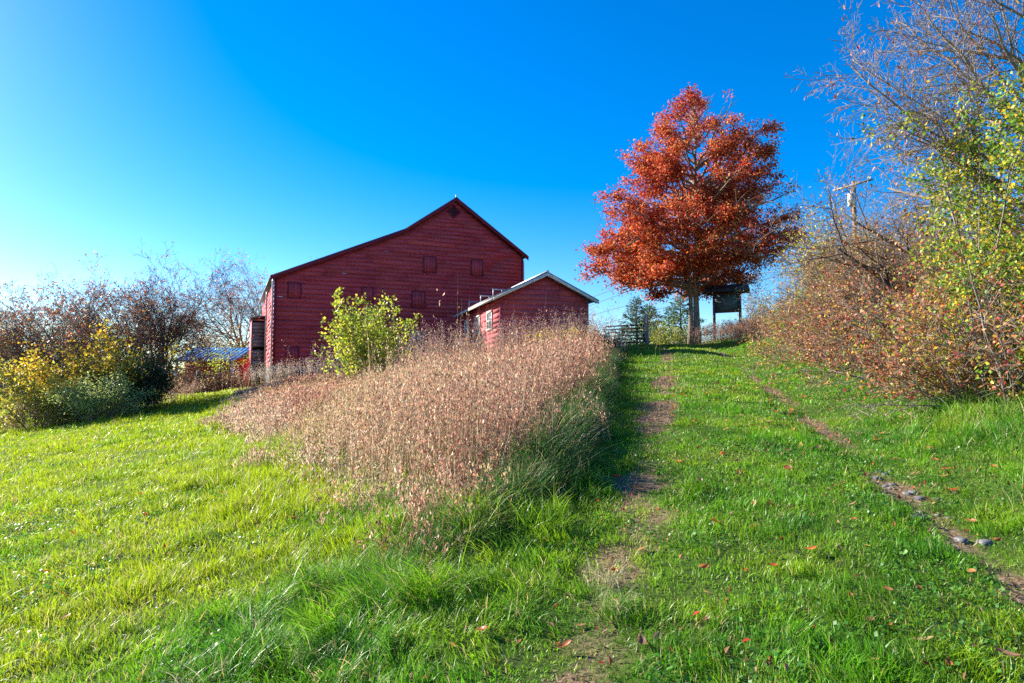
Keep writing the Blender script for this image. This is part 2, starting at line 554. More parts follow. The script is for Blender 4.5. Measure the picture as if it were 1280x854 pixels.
def lawn():
    # more blades near the eye, fewer and wider ones farther off
    Dd = np.geomspace(1.0, 75, 400)
    dens = np.interp(Dd, [1, 3, 6, 12, 25, 45, 75], [5200, 5200, 2700, 800, 200, 80, 25])
    pdf = dens * (Dd + 1.5) * np.gradient(Dd) * 2.0
    N = int(pdf.sum())
    D = np.interp(rng.random(N), np.cumsum(pdf) / pdf.sum(), Dd)
    t = rng.uniform(-1.0, 1.0, N)
    x, y = t * (D + 1.5), D
    u = path_u(x, y)
    dm = dirtmask(x, y)
    md = poly_dist(x, y)
    keep = rng.random(N) > dm * .80
    keep &= (md < .5) | (rng.random(N) < .35)
    keep &= ~((u > 12) & (y < 60))
    x, y, D, u, dm, md = (q[keep] for q in (x, y, D, u, dm, md))
    N = len(x)
    onpath = sstep(-1.0, -.2, u) * sstep(4.2, 3.0, u)
    left = sstep(-1.8, -3.5, u)
    lump = vnoise(x, y, .5, 21) * .55 + vnoise(x, y, .17, 23) * .45
    lump2 = vnoise(x, y, 1.6, 25)
    r_ = (x * .93 + y * .36); s_ = (-x * .36 + y * .93)
    rows = vnoise(r_, s_ / 5, .75, 11)
    h = .036 + .055 * lump + .13 * np.clip(lump - .55, 0, 1) * 2
    h *= 1 - .46 * onpath * (1 - .5 * lump2)
    h *= (1 + .6 * left * (rows - .4)) * (1 - .18 * left) * (.75 + .6 * vnoise(x, y, .24, 27))
    bank = sstep(3.2, 5.0, u)
    h *= 1 + .6 * bank * lump2
    tip = np.exp(-(((x + .75) / .95) ** 2 + ((y - 4.2) / 1.35) ** 2))
    h *= 1 + .40 * tip * (.3 + lump)
    edge = sstep(-1.2, 0, md) * (md < .5)
    h *= 1 + .9 * edge
    h *= 1 - .5 * dm
    h *= np.exp(rng.normal(0, .28, N)) * np.interp(D, [0, 10, 40], [1, 1, 1.25])
    w = np.interp(D, [0, 4, 10, 25, 75], [.0050, .0056, .010, .03, .11]) * np.exp(rng.normal(0, .25, N))
    # clumps lean together
    ang = vnoise(x, y, .28, 31) * 14 + rng.normal(0, .9, N)
    mag = np.abs(rng.normal(.55, .3, N)) + .35 * tip
    lean = np.stack([np.cos(ang) * mag, np.sin(ang) * mag], 1)
    # colour: yellower in the left field, its backlit glow put into the colour, and in worn turf, deep green in the lush clumps, some straw
    yel = np.clip(.24 + .60 * left + .75 * (vnoise(x, y, 1.1, 41) - .5) + .5 * (vnoise(x, y, .3, 43) - .5) + .2 * dm + .05 * tip + .25 * rows * left, 0, 1)
    c = np.array(G_MID) * (1 - yel[:, None]) + np.array(G_YEL) * yel[:, None]
    dk = np.clip(2.2 * (vnoise(x, y, .42, 51) - .5) + .25, 0, 1)[:, None] * (1 - .5 * left[:, None])
    c = c * (1 - .6 * dk) + np.array(G_DEEP) * .6 * dk
    c *= np.exp(rng.normal(0, .16, (N, 1)))
    st = rng.random(N) < (.035 + .04 * left + .12 * dm + .05 * (vnoise(x, y, .8, 61) > .62))
    c[st] = pick([(G_STRAW, 3), ((.42, .36, .2), 1), ((.3, .2, .08), 1)], int(st.sum()))
    base = np.stack([x, y, H(x, y) - .008], 1)
    b = Bulk()
    nr = D < 9
    b.blades(base[nr], h[nr], w[nr], lean[nr], c[nr], segs=3)
    fr = ~nr
    b.blades(base[fr], h[fr], w[fr], lean[fr], c[fr], segs=2)
    # dead straw and crumbs lying on the bare soil of the ruts
    n3 = 60000
    y3 = 2.4 + 26 * rng.random(n3) ** 1.8
    x3 = np.interp(y3, _ty, _tx) + np.where(rng.random(n3) < .5, .05, RUT2) + rng.normal(0, .45, n3)
    k = rng.random(n3) < dirtmask(x3, y3) * .5
    x3, y3 = x3[k], y3[k]
    sc3 = np.interp(y3, [2, 6, 28], [1, 1.2, 3])
    P = np.stack([x3, y3, H(x3, y3) + rng.uniform(.002, .02, len(x3))], 1)
    b.leaves(P, rng.uniform(.015, .05, len(x3)) * sc3, pick([((.32, .22, .14), 3), ((.20, .12, .08), 3), ((.42, .33, .2), 1), ((.12, .18, .03), 1)], len(x3)), aspect=.22, up=3, fold=.3)
    # small broad leaves of clover and plantain in the near turf
    n2 = 42000
    D2 = np.sqrt(rng.uniform(1.4 ** 2, 8 ** 2, n2)); t2 = rng.uniform(-.95, .95, n2)
    x2, y2 = t2 * D2, D2
    k = (vnoise(x2, y2, .6, 71) > .47) & (dirtmask(x2, y2) < .6) & (poly_dist(x2, y2) < 0)
    x2, y2 = x2[k], y2[k]
    P = np.stack([x2, y2, H(x2, y2) + rng.uniform(.015, .06, len(x2))], 1)
    b.leaves(P, rng.uniform(.012, .03, len(x2)), pick([((.06, .19, .02), 3), ((.09, .23, .025), 2)], len(x2)), aspect=.95, up=2.5, fold=.1)
    tag(b.build('lawn_grass', M['grass']), 'short bright green grass covering the field and the track', 'grass', kind='stuff')


lawn()


def green_verge():
    """long green blades along the shaded foot of the tall dry grass and at its near tip"""
    n = 60000
    y = 4.0 + 32 * rng.random(n) ** 1.9
    # right edge of the mound
    ry = [4.0, 4.7, 6.3, 10, 16.5, 23.7, 30, 36]
    rx = [-.75, -.4, .35, 1.15, 2.2, 3.6, 4.7, 5.4]
    x = np.interp(y, ry, rx) + rng.normal(-.04, .24, n)
    keep = rng.random(n) < np.interp(y, [4, 6, 12, 36], [.5, .9, .9, .5])
    keep &= x < np.interp(y, ry, rx) + .38
    x, y = x[keep], y[keep]
    d = np.interp(y, ry, rx) - x
    n = len(x)
    tuft = vnoise(x, y, .5, 81)
    h = (.09 + .31 * sstep(-.5, .25, d) + .22 * tuft) * np.interp(y, [4, 6, 9], [.4, .75, 1]) * np.exp(rng.normal(0, .25, n)) * sstep(3.6, 5.6, y) ** .5
    w = np.interp(y, [4, 10, 36], [.006, .010, .028]) * np.exp(rng.normal(0, .2, n))
    ang = rng.normal(-.35, 1.0, n)
    mag = np.abs(rng.normal(.55, .3, n))
    lean = np.stack([np.cos(ang) * mag, np.sin(ang) * mag], 1)
    c = pick([((.022, .085, .016), 5), ((.045, .13, .02), 3), ((.13, .20, .03), 1), ((.36, .27, .14), 1.2)], n)  # dark greens put the shade of the bank into the blade colour
    b = Bulk()
    b.blades(np.stack([x, y, H(x, y) - .01], 1), h, w, lean, c, segs=4, droop=1.2)
    # big arching tufts in front of the tip
    for k in range(22):
        a = rng.normal(0, 1, 2)
        cx, cy = -.75 + .75 * a[0], 4.15 + .75 * a[1]
        if poly_dist(np.array([cx]), np.array([cy]))[0] > .5 or cy < 2.2: continue
        m = 60
        ba = np.stack([cx + rng.normal(0, .05, m), cy + rng.normal(0, .05, m), np.zeros(m)], 1)
        ba[:, 2] = H(ba[:, 0], ba[:, 1]) - .01
        an = rng.uniform(0, 6.28, m); mg = np.abs(rng.normal(.8, .3, m))
        pal = [((.08, .22, .02), 3), ((.16, .30, .03), 2), ((.42, .36, .17), .7)] if k % 5 else [((.40, .34, .2), 3), ((.2, .26, .08), 2)]
        b.blades(ba, rng.uniform(.10, .25, m), rng.uniform(.0035, .006, m), np.stack([np.cos(an) * mg, np.sin(an) * mg - .1], 1), pick(pal, m), segs=5, droop=1.5)
    # taller green grass at the foot of the right hedge
    n = 9000
    y = 5 + 27 * rng.random(n) ** 1.5
    hx = np.interp(y, [5, 9, 15, 30, 34], [5.2, 7.2, 9.6, 13.5, 13.8])
    x = hx + rng.normal(-.2, .6, n)
    h = rng.uniform(.12, .38, n); w = np.interp(y, [5, 32], [.007, .026])
    an = rng.normal(3.6, 1.2, n); mg = np.abs(rng.normal(.6, .3, n))
    b.blades(np.stack([x, y, H(x, y) - .01], 1), h, w, np.stack([np.cos(an) * mg, np.sin(an) * mg], 1),
             pick([((.08, .20, .02), 4), ((.16, .26, .03), 3), ((.36, .29, .13), 1)], n), segs=3)
    tag(b.build('long_grass', M['grass']), 'long green grass along the foot of the dry grass and the hedge', 'grass', kind='stuff')


green_verge()

ROSE = [((.50, .25, .16), 4), ((.58, .35, .24), 3), ((.36, .15, .10), 3), ((.68, .50, .36), 1.4), ((.20, .09, .06), 2)]
STEM = [((.34, .22, .14), 3), ((.45, .34, .2), 2), ((.22, .13, .09), 1)]


def tall_dry_grass():
    N = 80000
    y = 4.4 + 32 * rng.random(N) ** 1.55
    x = rng.uniform(-13.5, 5.5, N)
    # thin out evenly: sample in (x,y), keep by distance-dependent density
    md = poly_dist(x, y)
    md = md - .2 + 1.3 * (vnoise(x, y, 1.1, 141) - .5) + .6 * (vnoise(x, y, .35, 143) - .5)
    keep = (md > -.15 + .5 * rng.random(N) ** 2 - .25) & (rng.random(N) > .55 * sstep(.62, .78, vnoise(x, y, .6, 145)))
    x, y, md = x[keep], y[keep], md[keep]
    n = len(x)
    D = np.hypot(x, y)
    lx = np.interp(y, [4.7, 7, 11, 16.8, 25, 35], [-.9, -2.2, -4.3, -7.5, -11, -13.5])
    dl = x - lx                                      # metres in from the left edge
    sparse = sstep(2.0, .1, dl) * sstep(14, 6, y)
    k = rng.random(n) > sparse * .75
    x, y, md, D, dl = x[k], y[k], md[k], D[k], dl[k]
    n = len(x)
    h = (.72 + .50 * sstep(0, 2.0, dl)) * (.78 + .35 * vnoise(x, y, 1.3, 91)) * np.exp(rng.normal(0, .12, n)) * sstep(-.6, .9, md) ** .6
    h *= np.interp(y, [4, 5.5, 8, 20, 36], [.85, 1.0, 1.12, 1.02, .95])
    h *= (.72 + .5 * vnoise(x, y, .45, 147)) * np.where(rng.random(n) < .09, rng.uniform(1.1, 1.42, n), 1) * np.where(rng.random(n) < .2, rng.uniform(.55, .9, n), 1)
    h *= np.interp(path_u(x, y), [-14, -9, -3.5, -2.2], [.42, .55, 1.0, 1.15]) ** sstep(5, 12, y)
    base = np.stack([x, y, H(x, y) - .02], 1)
    ang = vnoise(x, y, 1.0, 95) * 9 + rng.normal(0, .9, n)
    mag = np.abs(rng.normal(.16, .12, n)) + .15 * sstep(1, 0, dl)
    lean = np.stack([np.cos(ang) * mag + .05, np.sin(ang) * mag - .04], 1)
    b = Bulk()
    sc = np.interp(D, [4, 9, 20, 36], [.85, 1.0, 1.7, 2.8])
    b.blades(base, h, .0045 * sc, lean, pick([((.52, .36, .24), 3), ((.62, .48, .30), 2), ((.26, .14, .10), 1.5)], n), segs=3, droop=.4)
    # basal leaves, greener and paler towards the foot
    nb = n
    kk = rng.integers(0, n, nb)
    an = rng.uniform(0, 6.28, nb); mg = np.abs(rng.normal(.6, .3, nb))
    b.blades(base[kk] + np.c_[rng.normal(0, .05, (nb, 2)), np.zeros(nb)], h[kk] * rng.uniform(.3, .65, nb), .006 * sc[kk],
             np.stack([np.cos(an) * mg, np.sin(an) * mg], 1),
             pick([((.14, .20, .05), 3), ((.36, .29, .16), 3), ((.24, .2, .09), 2), ((.45, .38, .25), 1)], nb), segs=3)
    # small curled leaves and seed tufts along the upper two thirds of each stalk
    m = 15
    idx = np.repeat(np.arange(n), m)
    near = rng.random(len(idx)) < np.interp(D[idx], [4, 9, 36], [1, .9, .62])
    idx = idx[near]
    f = 1 - rng.random(len(idx)) ** 1.1 * .78
    P = base[idx].copy()
    P[:, :2] += lean[idx] * (h[idx] * f ** 1.7)[:, None]
    P[:, 2] += h[idx] * f * (1 - .1 * f)
    P += rng.normal(0, .022, P.shape) * sc[idx][:, None]
    ax = np.zeros_like(P); ax[:, 2] = 1
    tone = vnoise(x, y, 2.2, 99)[idx]
    c = pick(ROSE, len(idx), var=.25)
    pale = rng.random(len(idx)) < .75 * sstep(2.2, .2, dl[idx]) * sstep(5, 9, y[idx])
    c[pale] = pick([((.66, .52, .38), 2), ((.55, .42, .28), 2), ((.36, .30, .18), 1)], int(pale.sum()))
    mixn = vnoise(x, y, .55, 151)[idx]
    drk = (mixn > .70) & (rng.random(len(idx)) < .8)
    c[drk] *= np.array([.55, .5, .5])
    tan = (mixn < .30) & (rng.random(len(idx)) < .7)
    c[tan] = pick([((.52, .38, .24), 2), ((.42, .29, .17), 2)], int(tan.sum()))
    gold = (tone > .6) & (rng.random(len(idx)) < .5)
    c[gold] = pick([((.46, .34, .16), 1), ((.36, .30, .14), 1)], int(gold.sum()))
    b.leaves(P, rng.uniform(.022, .055, len(idx)) * sc[idx], c, aspect=.34, fold=.8, axis=ax, axmix=.58)
    tag(b.build('tall_dry_grass', M['dry']), 'tall pinkish brown dry grass on the bank below the red barn', 'grass', kind='stuff')


tall_dry_grass()


def weeds(name, label, spots, seed, pal, hrange, mat='dry', plume=26, psize=.05, spread=.14, stemr=.006):
    """stalks with a drooping feathery head; spots (n,2)"""
    r = np.random.default_rng(seed)
    n = len(spots)
    x, y = spots[:, 0], spots[:, 1]
    base = np.stack([x, y, H(x, y) - .02], 1)
    h = r.uniform(*hrange, n)
    an = r.uniform(0, 6.28, n); mg = np.abs(r.normal(.22, .12, n))
    lean = np.stack([np.cos(an) * mg, np.sin(an) * mg], 1)
    sc = np.interp(np.hypot(x, y), [5, 15, 30, 45], [1, 1.4, 2.0, 2.6])
    b = Bulk()
    b.blades(base, h, stemr * sc, lean, pick(STEM, n, r), segs=4, r=r, droop=.6)
    idx = np.repeat(np.arange(n), plume)
    f = r.uniform(.62, 1.04, len(idx))
    P = base[idx].copy()
    P[:, :2] += lean[idx] * (h[idx] * f ** 1.7)[:, None]
    P[:, 2] += h[idx] * (f - .6 * .28 * np.clip(mg[idx], 0, 1.6) * f ** 2.2)
    P += r.normal(0, 1, P.shape) * (spread * np.clip(1.2 - np.abs(f - .8) * 2.4, .25, 1))[:, None] * .5
    b.leaves(P, r.uniform(.5, 1.2, len(idx)) * psize * sc[idx] * .6, pick(pal, len(idx), r), r=r, aspect=.4, fold=.5)
    # leaves up the stalk
    m = 7
    idx = np.repeat(np.arange(n), m)
    f = r.uniform(.15, .7, len(idx))
    P = base[idx].copy()
    P[:, :2] += lean[idx] * (h[idx] * f ** 1.7)[:, None]
    P[:, 2] += h[idx] * f * .98
    b.leaves(P, r.uniform(.05, .12, len(idx)), pick([((.3, .2, .13), 2), ((.2, .2, .08), 1), ((.4, .3, .2), 1)], len(idx), r), r=r, aspect=.2, fold=.5)
    return tag(b.build(name, M[mat]), label, 'weeds', kind='stuff')


def spots_line(n, pts, wid, seed):
    r = np.random.default_rng(seed)
    P = np.array(pts, float)
    t = r.uniform(0, len(P) - 1, n)
    q = np.stack([np.interp(t, np.arange(len(P)), P[:, k]) for k in (0, 1)], 1)
    return q + r.normal(0, wid, (n, 2))


BEIGE = [((.50, .40, .31), 3), ((.60, .52, .43), 2), ((.38, .26, .2), 2)]
weeds('plume_weeds', 'feathery beige and purple brown weeds in front of the small red shed',
      spots_line(900, [(-7, 26), (-4, 26), (-1, 26.5), (2, 27), (4.2, 29)], 1.1, 11), 21, [((.42, .27, .23), 3), ((.52, .40, .33), 2), ((.3, .15, .12), 2)], (1.2, 2.5))
weeds('foundation_weeds', 'fluffy beige seed heads along the barn foundation',
      spots_line(300, [(-13.9, 34), (-12, 34.5), (-9.5, 35.5), (-7, 36.5)], .6, 12), 22, BEIGE, (.9, 1.6))
weeds('bank_weeds', 'rust brown dry weeds on the bank under the notice board',
      spots_line(1300, [(11.4, 39), (14.6, 39.5), (13.2, 37), (13.2, 34.5), (13.8, 32), (13.6, 28), (12.8, 25)], .7, 13), 23, [((.36, .2, .14), 3), ((.46, .3, .22), 2), ((.26, .15, .1), 2)], (.6, 1.35))
weeds('hedge_foot_weeds', 'tan dry weeds at the foot of the left bushes',
      spots_line(420, [(-21, 23), (-17.5, 23.5), (-15.6, 24.5), (-16.6, 30), (-17.8, 36)], .5, 14), 24, BEIGE + ROSE, (.5, 1.1))


# ------------------------------------------------------------------ buildings
def outline_x(prof, z):
    """left and right x of a wall outline (x, z points along the top, base open downwards) at height z"""
    xs, zs = [p[0] for p in prof], [p[1] for p in prof]
    k = int(np.argmax(zs))
    lo = prof[0][0] if z <= zs[0] else float(np.interp(z, zs[:k + 1], xs[:k + 1]))
    hi = prof[-1][0] if z <= zs[-1] else float(np.interp(-z, [-q for q in zs[k:]], xs[k:]))
    return lo, hi


def clapboards(mb, prof, z0, course, seed, y=0.0, lap=.028, joint=(1.6, 5.0), wob=.012):
    """horizontal lapped boards filling the outline on the plane y (outside is -y)"""
    r = random.Random(seed)
    top = max(p[1] for p in prof)
    z = z0
    while z < top - .02:
        c = course * r.uniform(.88, 1.12)
        z1 = min(z + c, top - .005)
        a0, b0 = outline_x(prof, z)
        a1, b1 = outline_x(prof, z1)
        cuts = [a0]
        while cuts[-1] < b0 - 1.2:
            cuts.append(cuts[-1] + r.uniform(*joint))
        if cuts[-1] > b0 - .5: cuts.pop()
        cuts.append(b0)
        for i in range(len(cuts) - 1):
            p, q = cuts[i], cuts[i + 1]
            p1 = a1 if i == 0 else max(p, a1)
            q1 = b1 if i == len(cuts) - 2 else min(q, b1)
            if q1 - p1 < .02: continue
            p, q = max(p, a0), min(q, b0)
            g = .004
            s0, s1 = r.uniform(-wob, wob), r.uniform(-wob, wob)
            out = lap * r.uniform(.7, 1.35)
            t = r.uniform(.90, 1.08)
            if r.random() < .05: t *= r.uniform(1.1, 1.25)
            tint = (t, t * r.uniform(.95, 1.15), t * r.uniform(.95, 1.12))
            mb.hexa([(p + g, y - out, z + s0), (q - g, y - out, z + s1), (q - g, y + .03, z + s1), (p + g, y + .03, z + s0),
                     (p1 + g, y - .006, z1 + .004), (q1 - g, y - .006, z1 + .004), (q1 - g, y + .03, z1 + .004), (p1 + g, y + .03, z1 + .004)], tint)
        z = z1


def boards_side(mb, y0, y1, z0, z1, course, seed, x=0.0, lap=.028):
    """lapped boards on the plane x, facing -x"""
    r = random.Random(seed)
    z = z0
    while z < z1 - .03:
        zt = min(z + course * r.uniform(.9, 1.1), z1)
        y = y0
        while y < y1 - .05:
            ye = min(y1, y + r.uniform(1.5, 4.5))
            if y1 - ye < .8: ye = y1
            t = r.uniform(.85, 1.12)
            o = lap * r.uniform(.7, 1.3)
            mb.hexa([(x - o, y + .004, z), (x + .03, y + .004, z), (x + .03, ye - .004, z), (x - o, ye - .004, z),
                     (x - .006, y + .004, zt + .003), (x + .03, y + .004, zt + .003), (x + .03, ye - .004, zt + .003), (x - .006, ye - .004, zt + .003)], (t, t * r.uniform(.95, 1.2), t * r.uniform(.95, 1.15)))
            y = ye
        z = zt


def roof_sheet(mb, prof, y0, y1, th):
    """a roof skin of thickness th lying on the outline, from y0 to y1, overhanging at both ends of the outline"""
    n = len(prof)
    up = [(x, z + th) for x, z in prof]
    mb.prism(list(prof) + up[::-1], y0, y1) if False else None
    for i in range(n - 1):
        (xa, za), (xb, zb) = prof[i], prof[i + 1]
        mb.hexa([(xa, y0, za), (xb, y0, zb), (xb, y1, zb), (xa, y1, za), (xa, y0, za + th), (xb, y0, zb + th), (xb, y1, zb + th), (xa, y1, za + th)])


# --- the big red barn
BX, BY = -13.8, 37.0
BG = Hf(BX, BY)
barn = empty('red_barn', (BX, BY, BG), math.radians(24), 'large dark red clapboard barn with a tall lopsided gable', 'barn')
PZ = [(0, 7.6), (7.6, 10.97), (11.0, 13.4), (15.9, 10.1)]
prof = [(x, z - BG) for x, z in PZ]
SILL = 2.43 - BG
BL = 14.0
w = MB()
clapboards(w, prof, SILL, .265, 5, lap=.036, wob=.018)
boards_side(w, .03, BL, SILL, prof[0][1] - .05, .265, 6)
w.box((15.87, .03, SILL), (15.9, BL, prof[-1][1] - .05))
w.prism([(0.03, SILL)] + [(min(max(x, .03), 15.87), z - .06) for x, z in prof] + [(15.87, SILL)], BL - .05, BL)
w.build('wall', M['barnred'], barn)
f = MB()
f.box((-.06, -.05, -1.5), (15.95, BL, SILL - .02))
f.build('foundation', M['stone'], barn)
# roof, with a little overhang, and the rake boards under its edge
oh = [(-.28, prof[0][1] - .12)] + prof[1:-1] + [(16.22, prof[-1][1] - .215)]
rf = MB()
roof_sheet(rf, [(x, z + .10) for x, z in oh], -.32, BL + .3, .05)
roof = rf.build('roof', M['roof'], barn)
rk = MB()
for i in range(len(oh) - 1):
    (xa, za), (xb, zb) = oh[i], oh[i + 1]
    rk.hexa([(xa, -.30, za - .13), (xb, -.30, zb - .13), (xb, -.24, zb - .13), (xa, -.24, za - .13), (xa, -.30, za + .095), (xb, -.30, zb + .095), (xb, -.24, zb + .095), (xa, -.24, za + .095)])
rk.build('rake_board', M['trimred'], barn)
sf = MB()
for i in range(len(oh) - 1):
    (xa, za), (xb, zb) = oh[i], oh[i + 1]
    sf.hexa([(xa, -.238, za + .04), (xb, -.238, zb + .04), (xb, .02, zb + .04), (xa, .02, za + .04), (xa, -.238, za + .09), (xb, -.238, zb + .09), (xb, .02, zb + .09), (xa, .02, za + .09)])
sf.build('soffit', M['trimred'], barn)
fin = MB()
fin.tube([(11.0, -.25, prof[2][1] + .10), (11.0, -.25, prof[2][1] + .28)], .05, 6)
fin.build('ridge_cap', M['galv'], roof)
cb = MB(); cb.box((-.045, -.05, SILL), (.09, -.034, prof[0][1] - .1)); cb.build('corner_board', M['trimred'], barn)
cb = MB(); cb.box((15.8, -.05, SILL), (15.93, -.034, prof[-1][1] - .1)); cb.build('corner_board', M['trimred'], barn)
# downspouts: one at each visible corner, one farther along the left wall
for px_, py_, zb_, zt_ in ((-.13, -.10, -.15, prof[0][1] - .05), (16.02, .10, 4.2, prof[-1][1] - .3), (-.13, 6.2, .1, prof[0][1] - .05)):
    d = MB(); d.tube([(px_, py_, zb_), (px_, py_, zt_ - .25), (px_ * .6 if px_ < 0 else px_ - .05, py_, zt_)], .055, 8)
    d.build('downspout', M['galv'], barn)


def local_of(px, py, frame, ang, yl=0.0):
    """(x, z) on a wall plane through frame (corner) at angle ang that the pixel looks at"""
    o = Vector((0, 0, EYE)); d = (ray(px, py, 10) - o)
    n = Vector((math.sin(ang), -math.cos(ang), 0))
    k = (Vector((frame[0], frame[1], 0)) - Vector((0, 0, 0))).dot(n) / d.dot(n)
    p = o + d * k
    return ((p.x - frame[0]) * math.cos(ang) + (p.y - frame[1]) * math.sin(ang), p.z)


A24 = math.radians(24)
hatches = [(368, 363, 15, 17), (459, 369, 13, 17), (523, 375, 15, 19), (537, 331, 14, 18), (596, 335, 13, 18), (365, 443, 15, 17)]
for hx_, hy_, hw_, hh_ in hatches:
    xa, za = local_of(hx_ - hw_ / 2, hy_ + hh_ / 2, (BX, BY), A24)
    xb, zb = local_of(hx_ + hw_ / 2, hy_ - hh_ / 2, (BX, BY), A24)
    za -= BG; zb -= BG
    h_ = MB()
    nb_ = 4
    for i in range(nb_):
        t = random.uniform(.8, 1.05)
        h_.box((xa + (xb - xa) * i / nb_ + .004, -.05, za), (xa + (xb - xa) * (i + 1) / nb_ - .004, -.015, zb), (t, t, t))
    ho = h_.build('hatch', M['barnred'], barn)
    fr = MB()
    fr.box((xa - .07, -.06, za - .06), (xa, -.02, zb + .06)); fr.box((xb, -.06, za - .06), (xb + .07, -.02, zb + .06))
    fr.box((xa, -.065, zb), (xb, -.02, zb + .06)); fr.box((xa, -.06, za - .06), (xb, -.02, za))
    fr.build('frame', M['trimred'], ho)
# the one small window low on the gable
xa, za = local_of(513, 434, (BX, BY), A24); xb, zb = local_of(529, 415, (BX, BY), A24)
za -= BG; zb -= BG
g = MB(); g.box((xa, -.045, za), (xb, -.035, zb))
wp = MB()
wp.box((xa - .08, -.075, za - .08), (xa, -.02, zb + .08)); wp.box((xb, -.075, za - .08), (xb + .08, -.02, zb + .08))
wp.box((xa, -.07, zb), (xb, -.02, zb + .08)); wp.box((xa, -.085, za - .08), (xb, -.02, za)); wp.box(((xa + xb) / 2 - .025, -.06, za), ((xa + xb) / 2 + .025, -.046, zb))
wo_ = wp.build('window', M['grey'], barn)
g.build('pane', M['glass'], wo_)
# diamond vent under the peak
vx, vz = local_of(567, 265, (BX, BY), A24); vz -= BG
v = MB()
R_ = .42
for k in range(4):
    a0, a1 = k * math.pi / 2, (k + 1) * math.pi / 2
    v.bar((vx + R_ * math.cos(a0), -.06, vz + R_ * math.sin(a0)), (vx + R_ * math.cos(a1), -.06, vz + R_ * math.sin(a1)), .09, .05, (0, 1, 0))
vent = v.build('vent', M['trimred'], barn)
lt = MB()
for k in (-.14, 0, .14):
    q = .28
    c_, s_ = math.cos(math.pi / 4), math.sin(math.pi / 4)
    for sg in (1, -1):
        lt.bar((vx + k * c_ * 1.0 - q * c_, -.052, vz + sg * (k * -s_ - q * s_)), (vx + k * c_ + q * c_, -.052, vz + sg * (k * -s_ + q * s_)), .03, .02, (0, 1, 0))
lt.build('lattice', M['trimred'], vent)
bk = MB(); bk.add([(vx - .38, -.040, vz), (vx, -.040, vz - .38), (vx + .38, -.040, vz), (vx, -.040, vz + .38)], [(0, 1, 2, 3)])
bk.build('vent_shade_sheet', M['dark'], vent)  # flat black sheet, its colour stands in for the shade behind the lattice
# weathered grey bay on the left wall
an = MB()
y0, y1 = 8.6, 12.0
for i in range(16):
    zz = .55 + i * .245
    if i in (3, 8): continue
    t = random.uniform(.7, 1.15)
    an.box((-.86, y0 - .02, zz), (-.06, y0 + .02, zz + .22), (t, t, t * 1.05))
an.box((-.95, y0 - .03, -.1), (-.86, y0 + .06, 4.7))
an.bar((-.86, y0 - .045, 1.9), (-.08, y0 - .045, 2.5), .07, .03, (0, 1, 0))
bay = an.build('side_bay', M['grey'], barn)
a2 = MB(); a2.box((-.93, y0 + .06, -.1), (-.88, y1, 4.7), (1.3, 1.3, 1.3)); a2.box((-.86, y0 + .01, .9), (-.06, y0 + .016, 1.1), (1, 1, 1))
a2.build('bay_side', M['barnred'], bay)
a3 = MB(); a3.hexa([(-1.05, y0 - .15, 4.70), (-.04, y0 - .15, 4.86), (-.04, y1, 4.86), (-1.05, y1, 4.70), (-1.05, y0 - .15, 4.78), (-.04, y0 - .15, 4.94), (-.04, y1, 4.94), (-1.05, y1, 4.78)])
a3.build('bay_roof', M['roof'], bay)
a4 = MB(); a4.box((-.86, y0 + .3, -.1), (-.06, y0 + .32, 4.6)); a4.build('bay_shade_sheet', M['dark'], bay)  # black sheet painting the shade seen through the board gaps

# --- the small red shed
SX, SY = -.56, 30.0
SGZ = Hf(SX, SY)
A17 = math.radians(17)
shed = empty('small_red_shed', (SX, SY, SGZ), A17, 'small red clapboard shed with pale gable trim and three side windows', 'shed')
ez, pz = 5.55 - SGZ, 6.62 - SGZ
SW, SLN = 4.48, 8.5
sp = [(0, ez), (SW / 2, pz), (SW, ez)]
w = MB()
clapboards(w, sp, -.2, .24, 15, lap=.028)
boards_side(w, .03, SLN, -.2, ez - .05, .24, 16)
w.box((SW - .03, .03, -.2), (SW, SLN, ez - .05)); w.prism([(.03, -.2), (.03, ez - .05), (SW / 2, pz - .05), (SW - .03, ez - .05), (SW - .03, -.2)], SLN - .05, SLN)
w.build('wall', M['shedred'], shed)
sl = (pz - ez) / (SW / 2)
so = [(-.42, ez - .42 * sl + .09), (SW / 2, pz + .09), (SW + .42, ez - .42 * sl + .09)]
r_ = MB(); roof_sheet(r_, so, -.42, SLN + .3, .05)
sroof = r_.build('roof', M['roof'], shed)
rc = MB(); rc.tube([(SW / 2, -.46, pz + .15), (SW / 2, SLN + .3, pz + .15)], .06, 6); rc.build('ridge_cap', M['galv'], sroof)
for i in (0, 1):
    (xa, za), (xb, zb) = so[i], so[i + 1]
    b_ = MB(); b_.hexa([(xa, -.415, za - .15), (xb, -.415, zb - .15), (xb, -.375, zb - .15), (xa, -.375, za - .15), (xa, -.415, za - .003), (xb, -.415, zb - .003), (xb, -.375, zb - .003), (xa, -.375, za - .003)])
    b_.hexa([(xa, -.374, za - .07), (xb, -.374, zb - .07), (xb, -.03, zb - .07), (xa, -.03, za - .07), (xa, -.374, za - .004), (xb, -.374, zb - .004), (xb, -.03, zb - .004), (xa, -.03, za - .004)])
    b_.build('rake_board', M['white'], shed)
e_ = MB(); e_.box((-.42, -.37, so[0][1] - .12), (-.385, SLN + .3, so[0][1] - .002)); e_.build('eave_board', M['white'], shed)
for xa, xb in ((-.03, .08), (SW - .08, SW + .03)):
    cb = MB(); cb.box((xa, -.042, -.2), (xb, -.03, ez - .1)); cb.build('corner_board', M['shedred'], shed)
